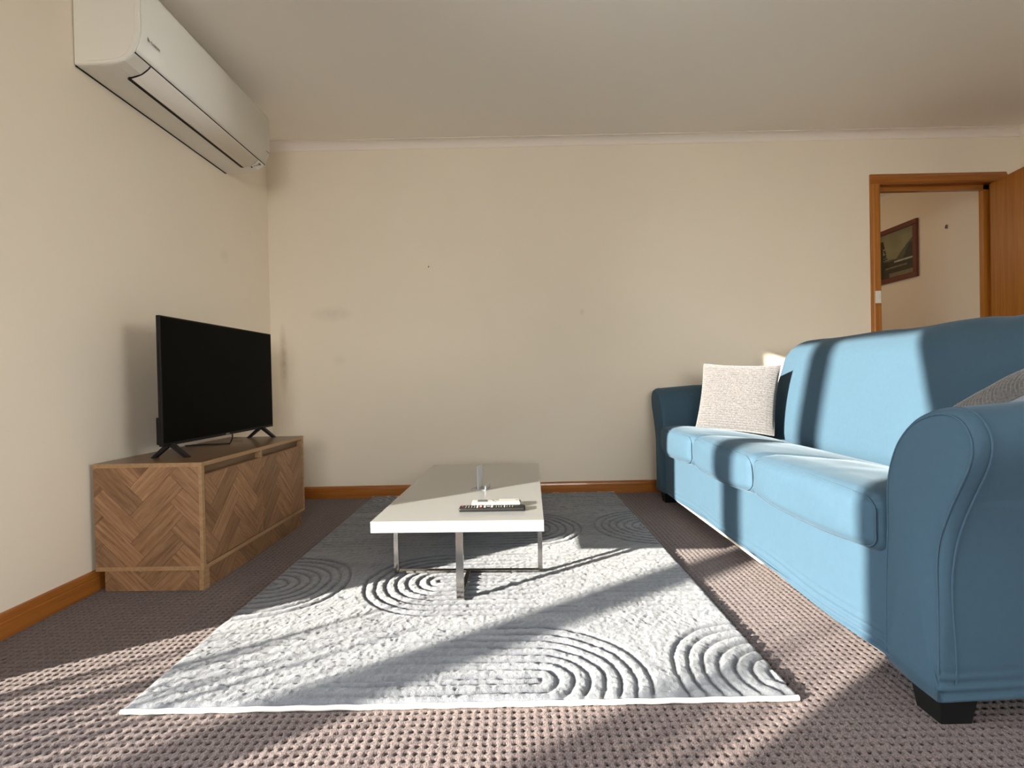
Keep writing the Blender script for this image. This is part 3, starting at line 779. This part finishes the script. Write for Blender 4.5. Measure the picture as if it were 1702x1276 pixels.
def strip(name, pts, y0_, y1_, off, m, th_=0.0):
    """curved sheet following the profile points, pushed out by off"""
    n = len(pts); V = []; F = []
    nr = []
    for i in range(n):
        a, b = pts[max(0, i - 1)], pts[min(n - 1, i + 1)]; dx, dz = b[0] - a[0], b[1] - a[1]; l = math.hypot(dx, dz); nr.append((dz / l, -dx / l))
    for yy in (y0_, y1_):
        for o_ in (off - 0.006, off):
            for i in range(n): V.append((pts[i][0] + nr[i][0] * o_, yy, pts[i][1] + nr[i][1] * o_))
    def id_(y, o, i): return (y * 2 + o) * n + i
    for i in range(n - 1):
        F.append((id_(0, 1, i), id_(0, 1, i + 1), id_(1, 1, i + 1), id_(1, 1, i)))
        F.append((id_(0, 0, i), id_(1, 0, i), id_(1, 0, i + 1), id_(0, 0, i + 1)))
        F.append((id_(0, 0, i), id_(0, 0, i + 1), id_(0, 1, i + 1), id_(0, 1, i))); F.append((id_(1, 0, i), id_(1, 1, i), id_(1, 1, i + 1), id_(1, 0, i + 1)))
    F.append((id_(0, 0, 0), id_(0, 1, 0), id_(1, 1, 0), id_(1, 0, 0))); F.append((id_(0, 0, n - 1), id_(1, 0, n - 1), id_(1, 1, n - 1), id_(0, 1, n - 1)))
    o = obj_np(name, V, F, m, ac, False); return o
ins = lambda pts, k: [(max(0, 0.11 + (a - 0.11) * k) if a > 0 else 0, 0.16 + (b - 0.16) * k) for a, b in pts]
ac_loft('body', full, 0, AL, m_acw, 0.03)
def resample(pts, n):
    P_ = np.array(pts); s_ = np.concatenate([[0], np.cumsum(np.hypot(*np.diff(P_, axis=0).T))]); t = np.linspace(0, s_[-1], n)
    # smooth via cubic-ish: linear resample then average
    q = np.stack([np.interp(t, s_, P_[:, 0]), np.interp(t, s_, P_[:, 1])], 1)
    for _ in range(2): q[1:-1] = (q[:-2] + 2 * q[1:-1] + q[2:]) / 4
    return [tuple(v_) for v_ in q]
pp = resample(prof2, 22)
o = strip('front_panel', pp, 0.006, AL - 0.006, 0.006, m_acp); o.data.polygons.foreach_set('use_smooth', [True] * len(o.data.polygons))
box('panel_seam', 0.2195, 0.2265, 0.006, AL - 0.006, 0.0435, 0.0475, m_dark, ac)
lp = resample([(0.135, -0.0005), (0.16, 0.005), (0.185, 0.013), (0.212, 0.033), (0.220, 0.043)], 12)
ly0, ly1 = 0.095, AL - 0.085
strip('outlet_recess', lp, ly0 - 0.006, ly1 + 0.006, 0.0014, m_dark)
lp2 = resample([(0.144, 0.0002), (0.165, 0.0065), (0.185, 0.013), (0.212, 0.033), (0.220, 0.043)], 12)
strip('louver', lp2, ly0, ly1, 0.0040, m_aclou)
lpl = resample([(0.163, 0.0056), (0.1645, 0.006), (0.166, 0.0066)], 3); strip('louver_rib', lpl, ly0, ly1, 0.0046, m_grey if False else m_acw)
strip('outlet_gap', [(0.128, -0.001), (0.140, 0.0015)], ly0, ly1, 0.0022, m_dark)
def text(parent, body, size, loc, rot, m, name='lettering'):
    c = bpy.data.curves.new(name, 'FONT'); c.body = body; c.size = size; c.extrude = 0.0003; c.align_x = 'LEFT'
    o = bpy.data.objects.new(name, c); COL.objects.link(o); bpy.context.view_layer.update()
    me = bpy.data.meshes.new_from_object(o.evaluated_get(bpy.context.evaluated_depsgraph_get())); bpy.data.objects.remove(o)
    me.materials.clear(); me.materials.append(m); o = bpy.data.objects.new(name, me); o.location = loc; o.rotation_euler = rot; return link(o, parent)
# lettering on the panel, reads along the wall; local +y is to the right when facing the unit
text(ac, 'DAIKIN', 0.0155, (0.2560, 0.047, 0.103), (math.radians(90 - 6), 0, math.radians(90)), m_grey)
bm = bmesh.new(); a_ = [bm.verts.new(p) for p in ((0.2568, 0.030, 0.104), (0.2568, 0.041, 0.104), (0.2568, 0.030, 0.117))]; bm.faces.new(a_); 
ex_ = bmesh.ops.extrude_face_region(bm, geom=list(bm.faces)); [setattr(v_, 'co', v_.co + Vector((-0.002, 0, 0))) for v_ in ex_['geom'] if isinstance(v_, bmesh.types.BMVert)]
obj_bm('emblem', bm, m_grey, ac)
text(ac, 'inverter', 0.011, (0.2562, AL - 0.052, 0.100), (math.radians(90 - 6), 0, math.radians(90)), m_grey)
# indicator strip on the lower right end
for (yy, a0, wy_, wx_, mm) in ((AL - 0.062, 0.176, 0.010, 0.006, m_dark), (AL - 0.060, 0.190, 0.004, 0.004, m_grey), (AL - 0.054, 0.197, 0.004, 0.004, m_grey), (AL - 0.048, 0.203, 0.004, 0.004, m_grey), (AL - 0.044, 0.211, 0.018, 0.010, m_grey)):
    t_ = np.interp(a0, [p[0] for p in prof], [p[1] for p in prof])
    box('indicator', a0 - wx_ / 2, a0 + wx_ / 2, yy - wy_ / 2, yy + wy_ / 2, t_ - 0.0035, t_ + 0.003, mm, ac)
# side cheek outline relief on the near end
tube('side_seam', [(0.11 + (a - 0.11) * 0.86, -0.0003, 0.16 + (b - 0.16) * 0.90) for a, b in prof[1:] + prof2[:-1]], 0.0014, m_acw, ac, 6)
box('wall_plate', -0.003, 0.003, 0.006, AL - 0.006, -0.003, 0.315, m_dark, ac)

# ------------------------------------------------------------------ sofa
SX = 0.905
sofa = empty('sofa', (SX, 2.19, 0), 0, 'long three-seat sofa in a pale blue stretch cover facing the television', 'sofa')
def to_local(V, o=(SX, 2.19, 0)): return np.asarray(V) - np.array(o)
YI0, YI1 = 1.268, 3.115          # inner faces of the arms
ZB = 0.068

def arm(near):
    # profile (out, z): out measured from the inner face towards the outside
    pr = [(0, ZB), (0, .20), (0, .36), (.002, .44), (.008, .52), (.020, .565), (.046, .622), (.090, .670), (.143, .694), (.190, .702), (.230, .692), (.252, .662),
          (.258, .63), (.247, .59), (.222, .54), (.196, .48), (.178, .42), (.168, .34), (.165, .24), (.163, .15), (.160, ZB)]
    P_ = np.array(pr); s_ = np.concatenate([[0], np.cumsum(np.hypot(*np.diff(P_, axis=0).T))])
    t = np.linspace(0, s_[-1], 280); q = np.stack([np.interp(t, s_, P_[:, 0]), np.interp(t, s_, P_[:, 1])], 1)
    for _ in range(30): q[1:-1] = (q[:-2] + 2 * q[1:-1] + q[2:]) / 4
    bot = np.stack([np.linspace(q[-1, 0], q[0, 0], 14)[1:-1], np.full(12, ZB)], 1); q = np.concatenate([q, bot])
    n = len(q); c = np.array([0.088, 0.40])
    RF = 0.020
    def inset(d_):
        dd = q - c; L = np.linalg.norm(dd, axis=1, keepdims=True); r = q - dd / L * d_
        # keep the hem straight
        r[:, 1] = np.where(q[:, 1] <= ZB + 1e-4, ZB, r[:, 1]); return r
    front = [( -0.010 * (1 - (k / 9) ** 2), c + (inset(RF) - c) * (k / 9.0)) for k in range(1, 10)]
    edge_ = []
    for k in range(1, 7):
        a = k / 6 * PI / 2; edge_.append((RF * (1 - math.cos(a)), inset(RF * (1 - math.sin(a)))))
    body_ = [(x_, q.copy()) for x_ in np.linspace(0.04, 0.90, 44)]
    # back end closing
    endr = [(0.92, inset(0.012)), (0.93, inset(0.04)), (0.93, c + (inset(0.04) - c) * 0.5)]
    R_ = front + edge_ + body_ + endr
    V = []; F = []
    for (xo, ring) in R_:
        for (o_, z_) in ring:
            x_ = SX + xo
            V.append([x_, o_, z_])
    V = np.array(V)
    # slack cloth: hem folds and gentle waviness
    low = np.clip((0.17 - V[:, 2]) / 0.10, 0, 1) ** 1.7
    fold = low * 0.0055 * np.sin(V[:, 2] * 260 + 2.2 * np.sin(V[:, 0] * 7 + V[:, 1] * 9)) * (0.25 + 0.9 * np.exp(-np.clip(V[:, 0] - SX, 0, 1) / 0.22)) * (0.4 + 1.1 * vnoise(V[:, 0] * 6 + V[:, 1] * 6, V[:, 2] * 30, 6)) 
    drop = 0.012 * np.clip((V[:, 0] - SX - 0.02) / 0.5, 0, 1)
    outm = np.where(V[:, 1] > 0.11, 1.0, 0.0)
    V[:, 1] += outm * (fold + 0.004 * (vnoise(V[:, 0] * 6, V[:, 2] * 5, 3) - 0.5))
    V[:, 0] += np.where(V[:, 0] < SX + 0.02, -fold * 0.9, 0)
    V[:, 2] += np.where(V[:, 2] > 0.5, 0.010 * (vnoise(V[:, 0] * 5, V[:, 1] * 3, 13) - 0.5) + 0.018 * np.clip((V[:, 0] - SX) / 0.25, 0, 1), 0)
    if near: V[:, 1] = YI0 - V[:, 1]
    else: V[:, 1] = YI1 + V[:, 1]
    for a in range(len(R_) - 1):
        for i in range(n):
            j = (i + 1) % n; f_ = (a * n + i, a * n + j, (a + 1) * n + j, (a + 1) * n + i)
            F.append(f_ if near else f_[::-1])
    Vl = to_local(V)
    # centre caps
    o = obj_np('armrest', Vl, F, m_sofa, sofa)
    bm = bmesh.new(); bm.from_mesh(o.data); bm.verts.ensure_lookup_table()
    bm.faces.new([bm.verts[i] for i in range(n)]); bm.faces.new([bm.verts[(len(R_) - 1) * n + i] for i in range(n)])
    bmesh.ops.recalc_face_normals(bm, faces=bm.faces); bm.to_mesh(o.data); bm.free(); o.data.polygons.foreach_set('use_smooth', [True] * len(o.data.polygons))
    # seam welts: one round the front face, one down the outside edge
    for (xo, off, i0, i1) in ((0.0003, 0.013, 6, 274), (0.030, -0.0012, 134, 274)):
        ring = inset(off); path = []
        for i in range(i0, i1):
            z_ = ring[i, 1]; o_ = ring[i, 0]
            if z_ < 0.10: continue
            w_ = 0.006 * math.sin(z_ * 14) if xo > 0.02 else 0
            yy = YI0 - o_ if near else YI1 + o_
            path.append(tuple(to_local([(SX + xo + w_, yy, z_)])[0]))
        tube('seam', path, 0.0024, m_sofa, sofa, 6)
arm(True); arm(False)

# base with skirt
hx, hy, hz = 0.44, (YI1 - YI0) / 2 + 0.03, (0.36 - ZB) / 2
V_, F_ = rbox_np(hx, hy, hz, 0.012, 10, 150, 80, 3)
V_ = V_ + np.array([SX + 0.008 + hx, (YI0 + YI1) / 2, ZB + hz])
low = np.clip((0.15 - V_[:, 2]) / 0.08, 0, 1) * (V_[:, 0] < SX + 0.05)
nearw = np.exp(-np.abs(V_[:, 1] - YI0) / 0.5) + 0.35
V_[:, 0] -= low * nearw * 0.0060 * np.sin(V_[:, 2] * 260 + 2.2 * np.sin(V_[:, 1] * 9)) * (0.4 + 1.2 * vnoise(V_[:, 1] * 5, V_[:, 2] * 30, 6)) 
V_[:, 0] -= (V_[:, 0] < SX + 0.05) * 0.010 * (fbm(V_[:, 1] * 3.0, V_[:, 2] * 6, 4, 3) - 0.5)
V_[:, 2] += (V_[:, 2] < ZB + 0.02) * 0.012 * (np.sin(V_[:, 1] * 3.1 + 1.2) * 0.5 + 0.5) * np.clip((V_[:, 1] - 1.5) / 0.5, 0, 1)
obj_np('base', to_local(V_), F_, m_sofa, sofa)
box('underside_lining', 0.022, 0.85, 1.95 - 2.19, 2.98 - 2.19, ZB - 0.006, ZB + 0.004, m_lining, sofa)
for (x_, y_) in ((0.014, YI0 - 0.145), (0.014, YI1 + 0.050), (0.80, YI0 - 0.130), (0.80, YI1 + 0.055)):
    bm = bmesh.new(); yy = y_ - 2.19; tp = 0.010
    vs = [bm.verts.new(p) for p in ((x_ + tp, yy + tp, 0), (x_ + 0.088 - tp, yy + tp, 0), (x_ + 0.088 - tp, yy + 0.088 - tp, 0), (x_ + tp, yy + 0.088 - tp, 0),
                                     (x_, yy, ZB + 0.01), (x_ + 0.088, yy, ZB + 0.01), (x_ + 0.088, yy + 0.088, ZB + 0.01), (x_, yy + 0.088, ZB + 0.01))]
    for q in ((3, 2, 1, 0), (4, 5, 6, 7), (0, 1, 5, 4), (1, 2, 6, 5), (2, 3, 7, 6), (3, 0, 4, 7)): bm.faces.new([vs[i] for i in q])
    obj_bm('leg', bm, m_foot, sofa)

# seat cushions
cys = [1.262, 1.925, 2.565, 3.120]
for i in range(3):
    y0_, y1_ = cys[i] + 0.0035, cys[i + 1] - 0.0035
    hx, hy, hz = 0.30, (y1_ - y0_) / 2, 0.082
    V_, F_ = rbox_np(hx, hy, hz, 0.036, 26, 30, 8, 4)
    def deform(V_):
        V_ = np.array(V_, float); n_ = V_ / np.array([hx, hy, hz])
        crown = (1 - np.clip(np.abs(n_[:, 0]), 0, 1) ** 2.5) * (1 - np.clip(np.abs(n_[:, 1]), 0, 1) ** 3)
        top = np.clip(n_[:, 2], 0, 1)
        V_[:, 2] += top * (0.022 * crown) - 0.012 * top * np.clip(n_[:, 0], 0, 1)
        V_[:, 2] += top * 0.012 * (fbm(V_[:, 0] * 5 + i * 7, V_[:, 1] * 5, 23 + i, 3) - 0.5)
        fr = np.clip(-n_[:, 0], 0, 1) ** 6
        V_[:, 0] -= fr * 0.020 * np.clip(1 - n_[:, 1] ** 4, 0, 1) * (1 - 0.6 * n_[:, 2] ** 2)
        V_[:, 0] += fr * 0.012 * (fbm(n_[:, 1] * 2 + i * 3, n_[:, 2] * 1, 43 + i, 2) - 0.5)
        # lower corners pulled up between the cushions, top corners pulled down
        V_[:, 2] -= fr * n_[:, 2] * np.where(n_[:, 2] < 0, 0.026 * np.abs(n_[:, 1]) ** 3, 0.012 * np.abs(n_[:, 1]) ** 4)
        V_ = V_ + np.array([0.884 + hx, (y0_ + y1_) / 2, 0.398])
        V_[:, 2] -= 0.125 * np.clip(V_[:, 0] - 0.96, 0, 1)       # the seat falls towards the backrest
        return V_
    cu = obj_np('seat_cushion', to_local(deform(V_)), F_, m_sofa, sofa)
    # welt round the front face
    a_, b_, rc_ = hy - 0.009, hz - 0.009, 0.035
    path = []
    for (sy, sz, a0) in ((1, 1, 0), (-1, 1, 90), (-1, -1, 180), (1, -1, 270)):
        for k in range(7):
            an = math.radians(a0 + k * 15)
            path.append((-hx + 0.007, sy * (a_ - rc_) + rc_ * math.cos(an), sz * (b_ - rc_) + rc_ * math.sin(an)))
    dense = []
    for k in range(len(path)):
        p, q_ = np.array(path[k]), np.array(path[(k + 1) % len(path)]); m_ = max(1, int(np.linalg.norm(q_ - p) / 0.02))
        for t_ in range(m_): dense.append(p + (q_ - p) * t_ / m_)
    tube('welt', [tuple(p) for p in to_local(deform(np.array(dense)))], 0.0020, m_sofa, cu, 6, True)

# backrest
hx, hy, hz = 0.13, (3.075 - 1.23) / 2, 0.310
V_, F_ = rbox_np(hx, hy, hz, 0.125, 6, 90, 24, 8)
n_ = V_ / np.array([hx, hy, hz])
V_[:, 0] -= np.clip(-n_[:, 0], 0, 1) * 0.030 * (1 - n_[:, 2] ** 2) * (1 - np.abs(n_[:, 1]) ** 6)
V_[:, 0] += 0.010 * (fbm(V_[:, 1] * 3, V_[:, 2] * 4, 63, 3) - 0.5) 
V_[:, 2] += np.clip(n_[:, 2], 0, 1) * 0.016 * (fbm(V_[:, 1] * 5, V_[:, 0] * 2, 73, 2) - 0.5)
zz = V_[:, 2] + hz - 0.05
V_[:, 0] += 0.30 * zz - 0.09 * np.clip(zz - 0.42, 0, 1)
V_ = V_ + np.array([1.440 + hx, (3.075 + 1.23) / 2, 0.345 + hz])
bk = obj_np('backrest', to_local(V_), F_, m_sofa, sofa)
# rear body behind the backrest
V_, F_ = rbox_np(0.10, (3.20 - 1.20) / 2, 0.36, 0.05, 3, 20, 10, 3); V_ = V_ + np.array([1.80, 2.19, ZB + 0.36]); 
obj_np('rear_body', to_local(V_), F_, m_sofa, sofa)

# ------------------------------------------------------------------ ribbed scatter cushions
m_pil = mat('ribbed_chenille', (0.62, 0.57, 0.55), 0.9, spec=0.1, sheen=0.4)
tco = N(m_pil, 'ShaderNodeTexCoord'); sxy = N(m_pil, 'ShaderNodeSeparateXYZ'); LK(m_pil, tco.outputs['Object'], sxy.inputs[0])
n1 = noise(m_pil, tco.outputs['Object'], 160, 4); n2 = noise(m_pil, tco.outputs['Object'], 40, 3)
rc = ramp(m_pil, n1.outputs[0], [(0.35, (0.062, 0.058, 0.058)), (0.65, (0.125, 0.117, 0.118))])
LK(m_pil, rc.outputs[0], P(m_pil).inputs['Base Color']); bump(m_pil, n1.outputs[0], 0.45, 0.002)
m_pilback = fabric_mat('cushion_back_fabric', (0.25, 0.26, 0.29), 500, 0.2, 0.3)
def pillow(name, w, h, t, mtx, label, rib=0.0125, wd=1.0):
    root = bpy.data.objects.new(name, None); root.empty_display_size = 0.1; COL.objects.link(root); root.matrix_world = mtx
    tag(root, label, 'cushion', 'ribbed grey scatter cushions on the sofa')
    nu, nv_ = 96, 210
    uu_ = np.linspace(-1, 1, nu + 1); vv_ = np.linspace(-1, 1, nv_ + 1); U, V = np.meshgrid(uu_, vv_, indexing='ij')
    puff = ((1 - np.abs(U) ** 3.2) * (1 - np.abs(V) ** 3.2)) ** 0.5
    pin = 1 - 0.055 * (1 - V ** 2) * np.abs(U) ** 2; pin2 = 1 - 0.055 * (1 - U ** 2) * np.abs(V) ** 2
    X = U * w / 2 * pin; Yy = V * h / 2 * pin2
    ribs = 0.0046 * np.abs(np.sin(PI * (Yy + 0.0) / rib)) * np.clip(puff * 3, 0, 1)
    lump = 0.006 * (fbm(U * 2.5 + 3, V * 2.5, 17, 3) - 0.5)
    Zf = puff * t / 2 + ribs + lump * puff; Zb = -puff * t / 2
    I = np.arange(nu * (nv_ + 1)).reshape(nu, nv_ + 1)[:, :nv_].ravel(); F = np.stack([I, I + nv_ + 1, I + nv_ + 2, I + 1], 1)
    obj_np('ribbed_front', np.stack([X.ravel(), Yy.ravel(), Zf.ravel()], 1), F, m_pil, root)
    o = obj_np('plain_back', np.stack([X.ravel(), Yy.ravel(), Zb.ravel()], 1), F[:, ::-1], m_pilback, root)
    per = [(a, -1) for a in np.linspace(-1, 1, 20)] + [(1, b) for b in np.linspace(-0.93, 0.93, 20)] + [(a, 1) for a in np.linspace(1, -1, 20)] + [(-1, b) for b in np.linspace(0.93, -0.93, 20)]
    path = [(a * w / 2 * (1 - 0.055 * (1 - b * b) * a * a), b * h / 2 * (1 - 0.055 * (1 - a * a) * b * b), 0) for a, b in per]
    tube('edge_seam', path, 0.0022, m_pil, root, 6, True)
    return root
def frame_mtx(origin, ux, uy):
    ux = Vector(ux).normalized(); uy = Vector(uy); uy = (uy - ux * uy.dot(ux)).normalized(); uz = ux.cross(uy)
    m = Matrix.Identity(4)
    for i in range(3): m[i][0], m[i][1], m[i][2], m[i][3] = ux[i], uy[i], uz[i], origin[i]
    return m
# far cushion
bl, br = Vector((1.045, 2.93, 0.480)), Vector((1.365, 2.69, 0.460))
ux_ = (br - bl).normalized(); nrm_h = Vector((ux_.y, -ux_.x, 0)).normalized()
up_ = (Vector((0, 0, 1)) * math.cos(math.radians(17)) - nrm_h * math.sin(math.radians(17)))
ctr = (bl + br) / 2 + up_ * 0.187
pillow('scatter_cushion', 0.405, 0.385, 0.125, frame_mtx(ctr, ux_, up_), 'ribbed grey cushion in full sun against the far sofa arm')
# near cushion
nz = Vector((-0.28, 0.42, 0.86)).normalized()
ux2 = Vector((0.80, 0.10, 0.20)); ux2 = (ux2 - nz * ux2.dot(nz)).normalized(); uy2 = nz.cross(ux2)
pillow('scatter_cushion', 0.38, 0.40, 0.13, frame_mtx(Vector((1.43, 1.42, 0.70)), ux2, uy2), 'ribbed grey cushion in shade half hidden behind the near sofa arm')

# ------------------------------------------------------------------ hall picture, hooks, switch
pic = empty('framed_painting', (XR - 0.002, 4.36, 1.575), 0, 'landscape painting of trees, mountain and lake in a dark red wooden frame', 'picture')
PW, PH = 0.50, 0.485; fwid = 0.042
bm = bmesh.new()
for q in ((0, PW, 0, fwid), (0, PW, PH - fwid, PH)):
    pass
box('frame_rail', -0.022, 0.0, 0, PW, 0, fwid, m_frame, pic, 0.003, 1); box('frame_rail', -0.022, 0.0, 0, PW, PH - fwid, PH, m_frame, pic, 0.003, 1)
box('frame_rail', -0.022, 0.0, 0, fwid, fwid, PH - fwid, m_frame, pic, 0.003, 1); box('frame_rail', -0.022, 0.0, PW - fwid, PW, fwid, PH - fwid, m_frame, pic, 0.003, 1)
n1_, n2_ = 150, 110
U, V = np.meshgrid(np.linspace(0, 1, n1_), np.linspace(0, 1, n2_), indexing='ij')     # U from near (right in picture) to far (left)
s_ = 1 - U                                                        # 0 = left of the picture
sky = np.stack([0.20 + 0.12 * V * 0, 0.19 + 0 * V, 0.11 + 0 * V], -1) * (0.55 + 0.7 * (1 - np.abs(V - 0.62) * 1.5))[..., None] * (0.8 + 0.4 * fbm(U * 4, V * 6, 3))[..., None]
C = sky
def layer(C, mask, col): return np.where(mask[..., None], np.array(col) * (0.7 + 0.6 * fbm(U * 18, V * 18, 9))[..., None], C)
C = layer(C, V < 0.40 + 0.34 * np.clip((s_ - 0.52) / 0.4, 0, 1) + 0.05 * (fbm(U * 9, V * 0, 5) - 0.5), (0.075, 0.075, 0.045))
C = layer(C, V < 0.36 + 0.30 * np.clip((s_ - 0.68) / 0.2, 0, 1) + 0.08 * (fbm(U * 14, V * 0, 6) - 0.5), (0.028, 0.030, 0.018))
C = layer(C, (V < 0.36) & (V > 0.10), (0.030, 0.026, 0.015))
C = layer(C, (np.abs(V - 0.335) < 0.012 + 0.01 * fbm(U * 9, V * 0, 12)) & (s_ > 0.45), (0.36, 0.36, 0.30))
C = layer(C, (V < 0.24) & (V > 0.21) & (s_ > 0.2) & (s_ < 0.8), (0.15, 0.13, 0.08))
C = layer(C, (V < 0.11) & (s_ > 0.25 + 0.1 * fbm(U * 8, V * 8, 4)), (0.17, 0.15, 0.09))
C = layer(C, (s_ < 0.13 + 0.28 * (0.9 - V) * (fbm(U * 3, V * 16, 8) > 0.42)) & (V < 0.86), (0.014, 0.016, 0.008))
iy0, iz0 = fwid - 0.004, fwid - 0.004
Vp = np.stack([np.full(U.size, -0.008), (iy0 + U * (PW - 2 * iy0)).ravel(), (iz0 + V * (PH - 2 * iz0)).ravel()], 1)
I = np.arange((n1_ - 1) * n2_).reshape(n1_ - 1, n2_)[:, :n2_ - 1].ravel()
obj_np('canvas', Vp, np.stack([I, I + 1, I + n2_ + 1, I + n2_], 1), m_paint, pic, False, C.reshape(-1, 3))

hk = empty('picture_hook', (XR - 0.001, 4.075, 1.90), 0, 'small dark picture hook on the bare hall wall right of the painting', 'hook')
tube('hook_wire', [(0, 0, 0.012), (-0.008, 0, 0.014), (-0.012, 0, 0.004), (-0.010, 0, -0.010), (-0.018, 0, -0.008)], 0.0028, m_dark, hk)
box('hook_plate', -0.003, 0.0, -0.006, 0.006, -0.014, 0.016, m_grey, hk)

nl = empty('wall_nail', (-0.545, YB - 0.001, 1.542), 0, 'small dark nail left in the plain back wall', 'nail')
tube('nail_shank', [(0, 0, 0), (0.004, -0.014, 0.001)], 0.0028, m_dark, nl); tube('nail_head', [(0.004, -0.014, 0.001), (0.0045, -0.016, 0.001)], 0.0050, m_grey, nl)

sw = empty('light_switch', (2.458, YB - 0.020, 1.275), 0, 'narrow white light switch fixed on the left door architrave', 'switch')
box('switch_plate', -0.018, 0.018, -0.008, 0.0, -0.041, 0.041, m_switch, sw, 0.002, 2)
box('rocker', -0.006, 0.006, -0.012, -0.008, -0.010, 0.012, m_switch, sw, 0.001, 1)
